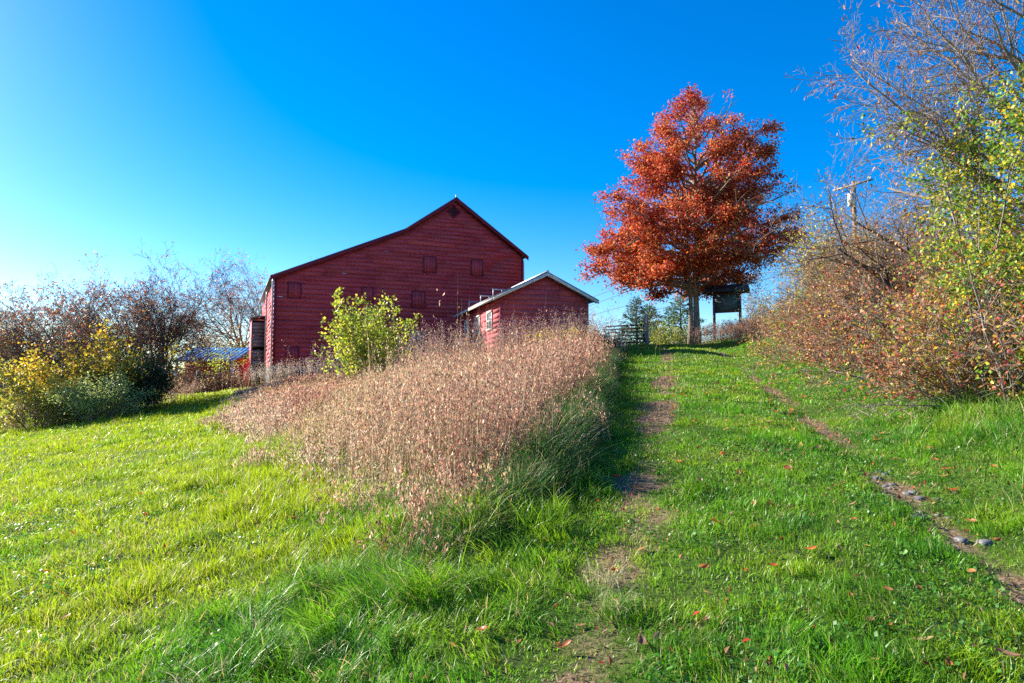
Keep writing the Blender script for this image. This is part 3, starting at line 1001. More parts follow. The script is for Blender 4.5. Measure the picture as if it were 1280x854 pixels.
for yc in (1.77, 4.2, 6.84):
    zc = (1.6 + 76 / 800 * (30 + .956 * yc)) - SGZ if yc < 3 else None
    zc = 4.53 - SGZ
    hw, hh = .40, .40
    fm = MB()
    fm.box((-.075, yc - hw - .09, zc - hh), (-.02, yc - hw, zc + hh)); fm.box((-.075, yc + hw, zc - hh), (-.02, yc + hw + .09, zc + hh))
    fm.box((-.08, yc - hw - .09, zc + hh), (-.02, yc + hw + .09, zc + hh + .09)); fm.box((-.10, yc - hw - .12, zc - hh - .08), (-.02, yc + hw + .12, zc - hh))
    fm.box((-.065, yc - .02, zc - hh), (-.047, yc + .02, zc + hh)); fm.box((-.064, yc - hw, zc - .02), (-.046, yc + hw, zc + .02))
    wf = fm.build('window', M['white'], shed)
    gp = MB(); gp.box((-.045, yc - hw, zc - hh), (-.036, yc + hw, zc + hh)); gp.build('pane', M['glass'], wf)
for yc in (1.4, 3.9, 6.6):
    rb = MB()
    xz = .05
    zz = ez + .14 + xz * sl
    rb.bar((xz, yc, zz - .02), (xz, yc, zz + .36), .05, .05, (1, 0, 0)); rb.bar((xz + .45, yc, zz + .45 * sl - .02), (xz + .45, yc, zz + .36), .04, .04, (1, 0, 0))
    rb.bar((xz - .03, yc, zz + .34), (xz + .62, yc, zz + .345), .045, .045)
    rb.build('snow_rail', M['galv'], sroof)

# --- the far shed with the blue roof
q0 = ray(221, 485, 46); q1 = ray(292, 485, 46)
bs = empty('blue_roofed_shed', (q0.x, q0.y, Hf(q0.x, q0.y) - .1), math.radians(3), 'low open shed with a bright blue metal roof behind the left trees', 'shed')
bw = q1.x - q0.x
g0 = Hf(q0.x, q0.y) - .1
top, eav = 4.05 - g0, 2.92 - g0
r_ = MB()
nseg = 14
for i in range(nseg):
    xa, xb = -.15 + (bw + .3) * i / nseg, -.15 + (bw + .3) * (i + 1) / nseg
    t = 1 + .05 * (-1) ** i
    r_.hexa([(xa, -.5, eav), (xb - .02, -.5, eav), (xb - .02, 3.2, top), (xa, 3.2, top), (xa, -.5, eav + .05), (xb - .02, -.5, eav + .05), (xb - .02, 3.2, top + .05), (xa, 3.2, top + .05)], (t, t, t))
    r_.box((xb - .02, -.5, eav + .0), (xb, -.46, eav + .07)); r_.hexa([(xb - .02, -.5, eav), (xb, -.5, eav), (xb, 3.2, top), (xb - .02, 3.2, top), (xb - .02, -.5, eav + .08), (xb, -.5, eav + .08), (xb, 3.2, top + .08), (xb - .02, 3.2, top + .08)])
r_.build('roof', M['bluemetal'], bs)
w = MB()
clapboards(w, [(0, eav + .3), (bw / 2, eav + .31), (bw, eav + .3)], 0, .3, 31, y=1.2)
w.box((0, 1.3, 0), (.05, 3.1, eav + .25)); w.box((bw - .05, 1.3, 0), (bw, 3.1, eav + .25))
w.build('wall', M['barnred'], bs)
for xx in (0.0, bw - .16):
    c_ = MB(); c_.box((xx, -.4, -.2), (xx + .16, -.24, eav - .003)); c_.build('post', M['paleblue'], bs)

# ------------------------------------------------------------------ gate, posts, notice board, pole and wires
gp0, gp1 = ray(756, 424, 41.5), ray(807, 428, 40)
gz = Hf(gp1.x, gp1.y)
ang = math.atan2(gp1.y - gp0.y, gp1.x - gp0.x)
gl = (gp1 - gp0).xy.length - .1
gate = empty('farm_gate', (gp0.x, gp0.y, gz), ang, 'brown tubular steel farm gate with a top loop at the crest', 'gate')
fr = MB()
fr.tube([(gl, 0, .22), (.12, 0, .22), (.03, 0, .3), (0, 0, .45), (0, 0, 1.12), (.03, 0, 1.24), (.12, 0, 1.30), (gl, 0, 1.30), (gl, 0, .22)], .046, 8)
fr.build('frame', M['gate'], gate)
for zz in (.44, .66, .88, 1.09):
    b_ = MB(); b_.tube([(0, 0, zz), (gl, 0, zz)], .034, 7); b_.build('rail', M['gate'], gate)
b_ = MB(); b_.tube([(gl * .45, -.03, .22), (gl * .45, -.03, 1.3)], .03, 7); b_.build('upright', M['gate'], gate)
for zz in (.4, 1.0):
    b_ = MB(); b_.tube([(gl + .0, 0, zz), (gl + .09, .02, zz)], .03, 6); b_.build('hinge', M['gate'], gate)


def wood_post(name, x, y, h, r, tilt, label, seed, group=None):
    rr = np.random.default_rng(seed)
    z = Hf(x, y) - .25
    m = MB()
    pts = np.array([(0, 0, 0), (tilt[0] * .3, tilt[1] * .3, h * .35), (tilt[0] * .65, tilt[1] * .65, h * .7), (tilt[0], tilt[1], h + .25)])
    pts[1:3, :2] += rr.normal(0, .012, (2, 2))
    m.tube(pts, [r * 1.08, r, r * .98, r * .92], 10)
    o = m.build(name, M['post'])
    o.location = (x, y, z)
    return tag(o, label, 'post', group)


wood_post('gate_post', gp1.x + .08, gp1.y + .02, 1.95, .13, (0, 0), 'thick weathered grey wooden gate post beside the farm gate', 1)
p_ = ray(741, 417, 39.5)
wood_post('fence_post', p_.x, p_.y, 1.35, .09, (.12, 0), 'thin leaning grey post left of the gate behind the dry grass', 2)
p_ = ray(247, 484, 43)
wood_post('fence_post', p_.x, p_.y, 1.65, .15, (.02, 0), 'tan wooden post standing in front of the blue roofed shed', 3)

kp = ray(893, 405, 41)
ka = math.radians(-30)
kz = Hf(kp.x, kp.y)
kz = min(kz, kp.z + .15)
kio = empty('notice_board', (kp.x, kp.y, kz), ka, 'dark roofed notice board on two posts beside the oak', 'notice board')
KW = 1.6
b0 = 1.6 + (475 - 366) / 800 * 41 - kz            # eave height above its ground
for xx in (0, KW):
    m = MB(); m.box((xx - .075, -.075, -.3), (xx + .075, .075, b0 + .12)); m.build('post', M['kiosk'], kio)
m = MB(); m.box((.075, -.02, b0 - 1.22), (KW - .075, .02, b0 - .1)); pb = m.build('panel', M['board'], kio)
for za, zb in ((b0 - 1.31, b0 - 1.22), (b0 - .1, b0 + .03)):
    m = MB(); m.box((.075, -.05, za), (KW - .075, .05, zb)); m.build('rail', M['kiosk'], kio)
m = MB()
for s in (-1, 1):
    m.hexa([(-.5, s * .72, b0 - .06), (KW + .5, s * .72, b0 - .06), (KW + .5, 0, b0 + .40), (-.5, 0, b0 + .40), (-.5, s * .72, b0 + .02), (KW + .5, s * .72, b0 + .02), (KW + .5, 0, b0 + .48), (-.5, 0, b0 + .48)])
kr = m.build('roof', M['shingle'], kio)
for xx in (-.525, KW + .505):
    for s in (-1, 1):
        m = MB(); m.bar((xx + .01, s * .70, b0 - .07), (xx + .01, s * .01, b0 + .38), .04, .10, (1, 0, 0)) if False else m.hexa([(xx, s * .74, b0 - .13), (xx + .02, s * .74, b0 - .13), (xx + .02, s * .002, b0 + .34), (xx, s * .002, b0 + .34), (xx, s * .74, b0 + .02), (xx + .02, s * .74, b0 + .02), (xx + .02, s * .002, b0 + .47), (xx, s * .002, b0 + .47)])
        m.build('barge_board', M['kiosk'], kr)
m = MB(); m.prism([(-.62, b0 - .06), (0, b0 + .36), (.62, b0 - .06)], 0, .04)
o = m.build('gable_panel', M['kiosk'], kio); o.rotation_euler = (0, 0, math.pi / 2); o.location = (KW + .12, 0, 0)

pp = ray(1067, 232, 45)
pgz = Hf(pp.x, pp.y)
pole = empty('utility_pole', (pp.x, pp.y, pgz), math.radians(-62), 'wooden utility pole with crossarm and grey transformer behind the hedge', 'utility pole')
PH = pp.z - pgz + .3
m = MB(); m.tube([(0, 0, -.5), (0, 0, PH * .5), (0, 0, PH)], [.19, .16, .13], 10); m.build('pole', M['pole'], pole)
m = MB(); m.box((-1.5, -.2, PH - .35), (1.5, -.09, PH - .23)); arm = m.build('crossarm', M['post'], pole)
for xx in (-1.35, -.6, 1.35):
    m = MB(); m.tube([(xx, -.145, PH - .23), (xx, -.145, PH - .05)], [.05, .035], 7); m.build('insulator', M['can'], arm)
m = MB(); m.tube([(.1, -.45, PH - 1.9), (.1, -.45, PH - 1.85), (.1, -.45, PH - 1.0), (.1, -.45, PH - .95)], [.2, .26, .26, .18], 12)
m.tube([(.1, -.45, PH - .95), (.1, -.45, PH - .75)], .045, 6); m.build('transformer', M['can'], pole)


def wire(p, q, sag, label, rad=.026):
    p, q = Vector(p), Vector(q)
    m = MB()
    pts = []
    for i in range(33):
        t = i / 32
        c = p.lerp(q, t); c.z -= sag * 4 * t * (1 - t)
        pts.append(c)
    m.tube(pts, rad, 5)
    tag(m.build('power_line', M['wire']), label, 'power line', 'power lines strung behind the oak')


far = ray(560, 452, 80)
wire(ray(1064, 236, 45), ray(640, 405, 75), .6, 'upper power line running from the crossarm down behind the oak')
wire(ray(1071, 244, 45.4), ray(640, 414, 76), .6, 'second upper power line just below the highest one')
wire(ray(1100, 285, 45), ray(600, 428, 80), .5, 'low power line crossing behind the notice board roof', .022)
wire(ray(1100, 306, 45.3), ray(600, 440, 81), .5, 'lowest power line passing under the oak crown', .022)


# ------------------------------------------------------------------ trees and shrubs
def unit(v):
    return v / (np.linalg.norm(v) + 1e-9)


class Wood:
    """grows branches as tapered tubes and remembers where leaves can sit"""
    def __init__(s, seed, sides=(7, 5, 4, 3, 3)):
        s.r = np.random.default_rng(seed)
        s.mb = MB()
        s.sides = sides
        s.tips, s.dirs, s.lv = [], [], []

    def grow(s, p, d, L, rad, lvl, spec):
        """spec: list per level of dict(n children, len ratio, ang, wob, trop, from)"""
        r = s.r
        q = spec[lvl]
        k = max(3, min(9, int(L / q.get('seg', .35)) + 2))
        pts, dirs = [np.array(p, float)], [unit(np.array(d, float))]
        st = L / (k - 1)
        for i in range(k - 1):
            nd = dirs[-1] + r.normal(0, q.get('wob', .12), 3) + np.array([0, 0, q.get('trop', 0)])
            nd = unit(nd)
            pts.append(pts[-1] + nd * st)
            dirs.append(nd)
        end = q.get('taper', .3)
        rr = rad * (1 - (1 - end) * np.linspace(0, 1, k) ** .9)
        s.mb.tube(pts, np.maximum(rr, .004), s.sides[min(lvl, len(s.sides) - 1)], cap=lvl == 0)
        last = lvl == len(spec) - 1
        if last or q.get('leafy'):
            lo = 0 if last else k // 2
            for i in range(lo, k):
                s.tips.append(pts[i]); s.dirs.append(dirs[i]); s.lv.append(lvl)
        if last: return
        n = q['n']
        n = int(n * r.uniform(.8, 1.25) + .5)
        f0 = q.get('from', .25)
        az = r.uniform(0, 6.28)
        for j in range(n):
            f = f0 + (1 - f0) * (j + r.uniform(.1, .9)) / n
            x = f * (k - 1)
            i = min(int(x), k - 2)
            pp = pts[i] + (pts[i + 1] - pts[i]) * (x - i)
            dd = dirs[i]
            az += 2.4 + r.normal(0, .4)
            a = unit(np.cross(dd, [.3, .2, .9] if abs(dd[2]) < .9 else [1, 0, 0]))
            b = np.cross(dd, a)
            an = math.radians(q.get('ang', 45)) * r.uniform(.7, 1.25)
            nd = dd * math.cos(an) + (a * math.cos(az) + b * math.sin(az)) * math.sin(an)
            if q.get('flat'): nd[2] *= 1 - q['flat']
            ln = L * q.get('ratio', .55) * r.uniform(.65, 1.2) * (1 - q.get('fall', .45) * f)
            s.grow(pp, nd, ln, min(rr[i] * q.get('rr', .6), rr[i] * .9), lvl + 1, spec)

    def leaf_points(s, n, spread):
        T = np.array(s.tips); D = np.array(s.dirs)
        k = s.r.integers(0, len(T), n)
        return T[k] + s.r.normal(0, spread, (n, 3)), D[k]


def woody(name, label, cat, base, stems, spec, bark, leafsets, seed, group=None, sides=(7, 5, 4, 3, 3), crown='foliage', trunk='trunk', clumps=None):
    """stems: list of (offset, direction, length, radius); leafsets: list of (count, spread, size range, palette, material, opts)"""
    root = empty(name, base, 0, label, cat, group)
    w = Wood(seed, sides)
    for off, d, L, rad in stems:
        w.grow(off, d, L, rad, 0, spec)
    w.mb.build(trunk, M[bark], root)
    b = {}
    for cnt, spread, (s0, s1), pal, mat, opt in leafsets:
        P, D = w.leaf_points(cnt, spread)
        lo = opt.get('zlo'); hi = opt.get('zhi')
        keep = np.ones(len(P), bool)
        if lo is not None: keep &= P[:, 2] > lo * (1 + .3 * w.r.normal(0, .5, len(P)))
        if hi is not None: keep &= P[:, 2] < hi * (1 + .3 * w.r.normal(0, .5, len(P)))
        if opt.get('patch'):
            keep &= vnoise(P[:, 0] + base[0], P[:, 2] + P[:, 1] * .7 + base[1], opt.get('ps', .6), opt.get('po', 3)) > opt['patch']
        keep &= P[:, 2] > .05
        P, D = P[keep], D[keep]
        n = len(P)
        if n == 0: continue
        if opt.get('hang'):
            D = D * .3; D[:, 2] -= 1
        b.setdefault(mat, Bulk()).leaves(P, w.r.uniform(s0, s1, n), pick(pal, n, w.r, opt.get('var', .2)), r=w.r, aspect=opt.get('aspect', .6), up=opt.get('up', .6), fold=.4, axis=D, axmix=opt.get('axmix', .35))
    for i, (mat, bb) in enumerate(b.items()):
        bb.build(crown, M[mat], root)
    return root


def onground(px, py, D):
    p = ray(px, py, D)
    return (p.x, p.y, Hf(p.x, p.y) - .06)


def spray(n, L, rad, tilt, seed, r0=.12, bias=(0, 0)):
    """a clump of stems fanning out of one foot"""
    r = np.random.default_rng(seed)
    out = []
    for i in range(n):
        a = i * 2.4 + r.normal(0, .4)
        t = math.radians(tilt) * r.uniform(.15, 1.15)
        d = (math.cos(a) * math.sin(t) + bias[0], math.sin(a) * math.sin(t) + bias[1], math.cos(t))
        out.append(((math.cos(a) * r0 * r.random(), math.sin(a) * r0 * r.random(), -.1), d, L * r.uniform(.75, 1.15), rad * r.uniform(.7, 1.1)))
    return out


# ---- the red oak
def red_oak():
    r = np.random.default_rng(42)
    p = ray(868, 424, 42)
    gz_ = Hf(p.x, p.y)
    root = empty('red_oak', (p.x, p.y, gz_ - .05), 0, 'tall red oak in full rust red autumn leaf with a forked double trunk', 'tree')
    K = 42 / 800.
    foot = 1.6 + (475 - 424) * K - gz_
    ys = [108, 116, 125, 140, 160, 180, 200, 225, 250, 275, 300, 325, 345, 360, 371]
    lf = [864, 852, 844, 832, 818, 800, 790, 783, 768, 752, 743, 745, 742, 762, 795]
    rt = [892, 903, 912, 930, 962, 970, 974, 980, 1000, 1002, 992, 982, 950, 893, 876]
    hs = [(424 - y) * K + foot for y in ys][::-1]
    Lw = [(870 - q) * K for q in lf][::-1]
    Rw = [(q - 870) * K for q in rt][::-1]

    def reach(h, az):
        c = math.cos(az)
        l, q = np.interp(h, hs, Lw), np.interp(h, hs, Rw)
        t = .5 + .5 * c
        return l * (1 - t) + q * t if abs(c) > .05 else (l + q) / 2
    mb = MB()
    top = hs[-1]
    # two stems leaning a little apart, the right one thicker and continuing as the leader
    def stem(off, lean, h, r0):
        z = np.linspace(0, h, 12)
        P = np.stack([off[0] + lean[0] * z + .04 * np.sin(z * .9 + off[0] * 9), off[1] + lean[1] * z + .03 * np.cos(z * 1.1), z - .2], 1)
        mb.tube(P, r0 * (1 - .93 * (z / h) ** .85) + .012 + .10 * np.exp(-z / .35), 9)
        return P
    A = stem((.14, 0), (.010, 0.0), top - .1, .225)
    B = stem((-.17, .05), (-.016, .01), top * .74, .175)
    clump, cdir = [], []
    nb = 140
    for i in range(nb):
        f = (i + r.random()) / nb
        h = hs[0] + .2 + (top - hs[0] - .4) * f ** 1.12
        az = i * 2.39996 + r.normal(0, .25)
        use_b = math.cos(az) < -.1 and h < top * .7 and r.random() < .8
        ax = B if use_b else A
        px_ = np.array([np.interp(h - .6, ax[:, 2], ax[:, 0]), np.interp(h - .6, ax[:, 2], ax[:, 1])])
        R = max(.3, reach(h, az)) * r.uniform(.84, 1.06)
        rise = np.interp(f, [0, .25, .6, 1], [-.08, .10, .35, .9]) * R + r.normal(0, .12)
        tgt = np.array([math.cos(az) * R, math.sin(az) * R, h])
        st = np.array([px_[0], px_[1], max(hs[0] - .3, h - rise - .15)])
        k = 8
        t = np.linspace(0, 1, k)[:, None]
        pts = st + (tgt - st) * t
        pts[:, 2] += (.10 * R * np.sin(t[:, 0] * np.pi)) * np.interp(f, [0, .4], [.9, -.3])
        pts[1:] += r.normal(0, .05 * math.sqrt(R), (k - 1, 3))
        mb.tube(pts, (.028 + .014 * R) * (1 - .8 * t[:, 0]) + .006, 5, cap=False)
        # side shoots
        ns = int(3 + R * 2.3)
        for j in range(ns):
            g = r.uniform(.28, 1.0) ** .8
            x = g * (k - 1); a = min(int(x), k - 2)
            q = pts[a] + (pts[a + 1] - pts[a]) * (x - a)
            main = unit(pts[-1] - pts[0])
            sa = r.choice([-1, 1]) * math.radians(r.uniform(25, 70))
            d = np.array([main[0] * math.cos(sa) - main[1] * math.sin(sa), main[0] * math.sin(sa) + main[1] * math.cos(sa), r.normal(.22, .36)])
            Ls = (.35 + .24 * R * (1 - .45 * g)) * r.uniform(.6, 1.2)
            e = q + unit(d) * Ls
            m_ = (q + e) / 2 + r.normal(0, .06, 3)
            mb.tube([q, m_, e], [.014, .010, .005], 3, cap=False)
            for u in np.arange(.25, 1.05, .34 / max(Ls, .35)):
                clump.append(q + (e - q) * u); cdir.append(unit(d))
        clump.append(pts[-1]); cdir.append(unit(pts[-1] - pts[-2]))
    mb.build('trunk', M['oakbark'], root, smooth=True)
    Cp, Cd = np.array(clump), np.array(cdir)
    # thin out some clumps so that the sky shows through, more on the right side
    gap = vnoise(Cp[:, 0] + 2 * Cp[:, 1], Cp[:, 2], 1.25, 17) * .75 + vnoise(Cp[:, 0] - Cp[:, 1], Cp[:, 2], .55, 19) * .25
    keep = gap > np.interp(Cp[:, 0], [-5, 0, 5], [.42, .44, .53])
    Cp, Cd = Cp[keep], Cd[keep]
    n = len(Cp)
    per = r.integers(10, 66, n)
    idx = np.repeat(np.arange(n), per)
    P = Cp[idx] + r.normal(0, 1, (len(idx), 3)) * np.array([.24, .24, .18])
    ax = Cd[idx] * .6; ax[:, 2] -= .35
    tone = vnoise(Cp[:, 0] * 1.3 + Cp[:, 1], Cp[:, 2], 1.6, 29)[idx]
    c = pick([((.46, .050, .02), 4), ((.60, .13, .035), 3.3), ((.27, .02, .018), 2.5), ((.68, .25, .09), 2), ((.30, .09, .05), 1.2)], len(idx), r, .2)
    warm = tone > .58
    c[warm] = c[warm] * np.array([1.1, 1.45, 1.2])
    b = Bulk()
    b.leaves(P, r.uniform(.11, .21, len(idx)), c, r=r, aspect=.6, up=.8, fold=.5, axis=ax, axmix=.3)
    b.build('crown', M['oak'], root)
    print('oak clumps', n, 'leaves', len(idx))


red_oak()

RUSSET = [((.30, .09, .04), 3), ((.38, .15, .06), 2), ((.22, .06, .04), 2), ((.45, .24, .06), 1)]
YELLOW = [((.55, .40, .03), 3), ((.42, .36, .03), 2), ((.60, .32, .03), 1)]
LIME = [((.28, .36, .03), 3), ((.42, .42, .04), 2), ((.16, .26, .03), 2)]
GREEN = [((.09, .20, .025), 3), ((.14, .26, .03), 3), ((.06, .13, .02), 2)]
DARK = [((.028, .058, .02), 3), ((.045, .085, .028), 2), ((.08, .11, .04), 1)]
PINK = [((.42, .07, .06), 3), ((.50, .16, .12), 2), ((.32, .05, .04), 2), ((.45, .22, .10), 2)]
TAN = [((.34, .21, .13), 3), ((.25, .14, .09), 2.5), ((.46, .34, .22), 1)]
RUST = [((.44, .19, .06), 3), ((.34, .11, .05), 3), ((.50, .32, .08), 2), ((.28, .14, .08), 2)]
OLIVE = [((.16, .17, .03), 3), ((.26, .24, .04), 2), ((.10, .12, .025), 2), ((.38, .30, .05), 1)]

BARE = [dict(n=8, ratio=.74, ang=46, wob=.07, trop=-.005, **{'from': .3}, rr=.6, fall=.45),
        dict(n=7, ratio=.62, ang=45, wob=.12, trop=.01, **{'from': .2}, rr=.55, fall=.4),
        dict(n=7, ratio=.55, ang=42, wob=.14, trop=.02, **{'from': .15}, rr=.6, fall=.4, leafy=1),
        dict(wob=.14, trop=.03)]
BUSH = [dict(n=7, ratio=.55, ang=40, wob=.10, trop=.0, **{'from': .2}, rr=.6, fall=.4, leafy=1),
        dict(n=5, ratio=.55, ang=45, wob=.15, **{'from': .15}, rr=.6, fall=.3, leafy=1),
        dict(wob=.15)]
TWIGGY = [dict(n=9, ratio=.5, ang=38, wob=.10, trop=-.02, **{'from': .15}, rr=.55, fall=.4, leafy=1),
          dict(n=9, ratio=.55, ang=48, wob=.15, **{'from': .1}, rr=.6, fall=.3, leafy=1),
          dict(wob=.18)]

# ---- left cluster: three bare russet trees and the bushes under them
LT = 'bare russet trees of the left clump'
DOME = [dict(n=6, ratio=.92, ang=48, wob=.08, trop=.0, **{'from': .38}, rr=.62, fall=.3),
        dict(n=7, ratio=.62, ang=44, wob=.11, trop=.005, **{'from': .25}, rr=.55, fall=.35),
        dict(n=7, ratio=.55, ang=44, wob=.13, trop=.01, **{'from': .15}, rr=.55, fall=.35),
        dict(n=4, ratio=.55, ang=40, wob=.14, **{'from': .2}, rr=.7, leafy=1), dict(wob=.14)]
for (px, py, D, n, L, rad, tilt, seed, nl, lab, bark) in [
        (50, 492, 30, 9, 4.0, .085, 36, 101, 3400, 'leftmost bare tree of the left clump, grey twigs with few russet leaves', 'bark'),
        (122, 488, 29, 9, 4.1, .09, 36, 102, 8500, 'russet leaved bare tree in the middle of the left clump', 'bark'),
        (190, 486, 31, 9, 4.4, .10, 32, 103, 4600, 'dark branched bare tree at the right of the left clump, nearest the blue roof', 'darkbark')]:
    woody('bare_tree', lab, 'tree', onground(px, py, D), spray(n, L, rad, tilt, seed, .25), DOME, bark,
          [(nl, .06, (.07, .13), RUSSET, 'leaf', {}), (nl // 4, .08, (.08, .13), YELLOW, 'leaf', dict(zhi=4.0, patch=.5, ps=1.2))], seed, LT)

woody('yellow_shrub', 'open shrub with bright yellow leaves under the bare trees', 'shrub', onground(112, 510, 25.2), spray(13, 3.0, .035, 40, 111, .5), BUSH, 'bark',
      [(7500, .10, (.09, .15), YELLOW, 'leaf', dict(patch=.36, ps=.7, zlo=.9)), (1200, .12, (.07, .12), OLIVE, 'leaf', dict(zhi=1.8))], 111)
woody('olive_shrub', 'rounded olive and yellow bush at the far left edge of the field', 'shrub', onground(42, 530, 24.5), spray(13, 2.35, .03, 62, 112, .5), BUSH, 'bark',
      [(9000, .10, (.07, .12), [((.24, .24, .04), 3), ((.38, .34, .05), 2), ((.16, .18, .035), 2), ((.52, .42, .04), 2.2)], 'leaf', {})], 112)
woody('pale_green_shrub', 'low pale green bush between the olive bush and the dark evergreen', 'shrub', onground(122, 523, 23.5), spray(13, 1.6, .025, 62, 113, .5), BUSH, 'bark',
      [(7500, .12, (.055, .10), [((.30, .36, .10), 3), ((.42, .46, .14), 2), ((.18, .24, .06), 2)], 'leaf', {})], 113)
woody('dark_evergreen_bush', 'dense dark green bush at the right of the left bushes', 'shrub', onground(170, 504, 26.5), spray(13, 2.0, .035, 42, 114, .5), BUSH, 'darkbark',
      [(11000, .15, (.08, .13), DARK, 'leaf', {})], 114)
woody('dark_evergreen_bush', 'narrow dark bush behind the yellow leaves in the left clump', 'shrub', onground(105, 500, 29), spray(12, 2.4, .035, 48, 115, .5), BUSH, 'darkbark',
      [(7000, .15, (.08, .13), DARK + OLIVE[:1], 'leaf', {})], 115)
woody('vine_bush', 'tangled brown vine bush in front of the blue roofed shed', 'shrub', onground(252, 486, 43.5), spray(16, 1.75, .035, 62, 116, .9), TWIGGY, 'darkbark',
      [(6000, .16, (.09, .15), [((.14, .07, .045), 3), ((.2, .1, .06), 2), ((.1, .1, .03), 2)], 'leaf', {}), (1500, .14, (.10, .16), YELLOW, 'leaf', dict(zlo=1.0, patch=.45))], 116)
woody('young_tree', 'small yellow leaved sapling climbing over the blue roof', 'tree', onground(271, 486, 43), spray(4, 2.9, .03, 22, 117, .2), BUSH, 'bark',
      [(900, .16, (.09, .15), LIME, 'leaf', dict(zlo=1.5))], 117)
woody('orchard_sapling', 'tiny crooked sapling between the blue roofed shed and the barn', 'tree', onground(301, 478, 44), spray(1, 1.2, .06, 6, 118), [dict(n=6, ratio=.8, ang=70, wob=.15, **{'from': .5}, rr=.6), dict(n=4, ratio=.5, ang=45, wob=.2, rr=.6), dict(wob=.2)], 'darkbark',
      [(120, .08, (.08, .13), RUSSET, 'leaf', {})], 118)
BT = 'trees far behind the barn'
woody('background_tree', 'tall bare grey tree rising behind the left wall of the barn', 'tree', onground(322, 484, 60), spray(6, 7.6, .2, 24, 121, .3), DOME, 'bark',
      [(5200, .22, (.12, .2), TAN + RUSSET[:2] + OLIVE[:1], 'leaf', dict(patch=.4, ps=1.5))], 121, BT)
woody('background_tree', 'orange tinged thin tree low beside the barn bay', 'tree', onground(296, 484, 60), spray(5, 4.6, .10, 30, 122, .4), BARE, 'bark',
      [(2600, .2, (.14, .22), [((.5, .24, .07), 3), ((.42, .2, .08), 2), ((.4, .3, .12), 2)], 'leaf', {})], 122, BT)
woody('background_tree', 'thin bare tree above the blue roof', 'tree', onground(252, 484, 64), spray(5, 5.6, .10, 32, 123, .5), BARE, 'bark',
      [(1300, .2, (.14, .22), TAN + RUSSET, 'leaf', {})], 123, BT)
woody('background_tree', 'dark low tree at the left edge of the picture', 'tree', onground(4, 492, 44), spray(8, 3.6, .08, 48, 124, .6), BARE, 'darkbark',
      [(2600, .2, (.10, .18), DARK + RUSSET[:2], 'leaf', {})], 124, BT)
woody('background_tree', 'pale bare tree far behind the leftmost russet tree', 'tree', onground(95, 486, 58), spray(6, 5.0, .10, 36, 125, .6), BARE, 'bark',
      [(900, .2, (.12, .2), TAN, 'leaf', {})], 125, BT)

# ---- the young yellow green tree standing in the tall grass before the barn
woody('lime_green_sapling', 'bushy yellow green young tree in the tall grass before the barn', 'tree', onground(456, 482, 22), spray(22, 3.0, .024, 27, 131, .35, (.0, 0)),
      [dict(n=8, ratio=.34, ang=36, wob=.07, trop=.04, **{'from': .15}, rr=.6, fall=.3, leafy=1), dict(n=3, ratio=.5, ang=40, wob=.15, rr=.6, leafy=1), dict(wob=.15)], 'bark',
      [(6200, .075, (.08, .13), LIME + [((.50, .46, .05), 2)], 'leaf', dict(aspect=.75, zlo=.7))], 131)

# ---- goldenrod before the small shed
for i, (px, py, D, lab) in enumerate([(672, 424, 26.5, 'yellow flowering weed left of centre before the small shed'), (697, 418, 27, 'tallest yellow flowering weed before the small shed'),
                                      (728, 416, 28, 'yellow flowering weed at the right corner of the small shed')]):
    b0_ = ray(px, py, D)
    z_ = Hf(b0_.x, b0_.y)
    hh_ = max(.9, b0_.z - z_ + .25)
    woody('goldenrod', lab, 'plant', (b0_.x, b0_.y, z_ - .05), spray(9, hh_, .012, 20, 140 + i, .2), [dict(n=5, ratio=.28, ang=50, wob=.06, **{'from': .7}, rr=.6, leafy=1), dict(wob=.12)], 'palebark',
          [(420, .07, (.06, .11), [((.62, .50, .02), 3), ((.52, .46, .03), 2)], 'leaf', dict(zlo=hh_ * .72)), (120, .06, (.07, .12), GREEN, 'leaf', dict(zhi=hh_ * .8))], 140 + i,  # the 'foliage' child here carries the yellow flower heads along with green leaves
          'yellow flowering weeds before the small shed', trunk='stalks')


# ---- evergreens beyond the gate
def conifer(px, ptop, D, half, seed, label, pal):
    r = np.random.default_rng(seed)
    p = ray(px, ptop, D)
    g_ = Hf(p.x, p.y) - .1
    hgt = p.z - g_
    root = empty('evergreen_tree', (p.x, p.y, g_), 0, label, 'tree', 'evergreens beyond the gate')
    mb = MB(); mb.tube([(0, 0, 0), (.03, 0, hgt * .5), (0, 0, hgt)], [.2, .11, .02], 7)
    P, A = [], []
    n = 90
    for i in range(n):
        f = (i + r.random()) / n
        z = hgt * (.06 + .92 * f)
        R = half * (1 - f) ** .75 * r.uniform(.6, 1.12) + .15
        az = i * 2.4 + r.normal(0, .3)
        e = np.array([math.cos(az) * R, math.sin(az) * R, z + R * r.uniform(.05, .45)])
        s0 = np.array([0, 0, z])
        mb.tube([s0, (s0 + e) / 2 + [0, 0, -.05 * R], e], [.03, .02, .008], 3, cap=False)
        m = int(10 + 24 * R)
        t = r.uniform(.2, 1.05, m)[:, None]
        q = s0 + (e - s0) * t + r.normal(0, 1, (m, 3)) * np.array([.14, .14, .09]) * (1.3 - .6 * t)
        P.append(q); A.append(np.tile(unit(e - s0), (m, 1)))
    mb.build('trunk', M['darkbark'], root)
    P, A = np.concatenate(P), np.concatenate(A)
    b = Bulk(); b.leaves(P, r.uniform(.16, .34, len(P)), pick(pal, len(P), r, .2), r=r, aspect=.3, up=.4, fold=.5, axis=A, axmix=.55)
    b.build('crown', M['needle'], root)


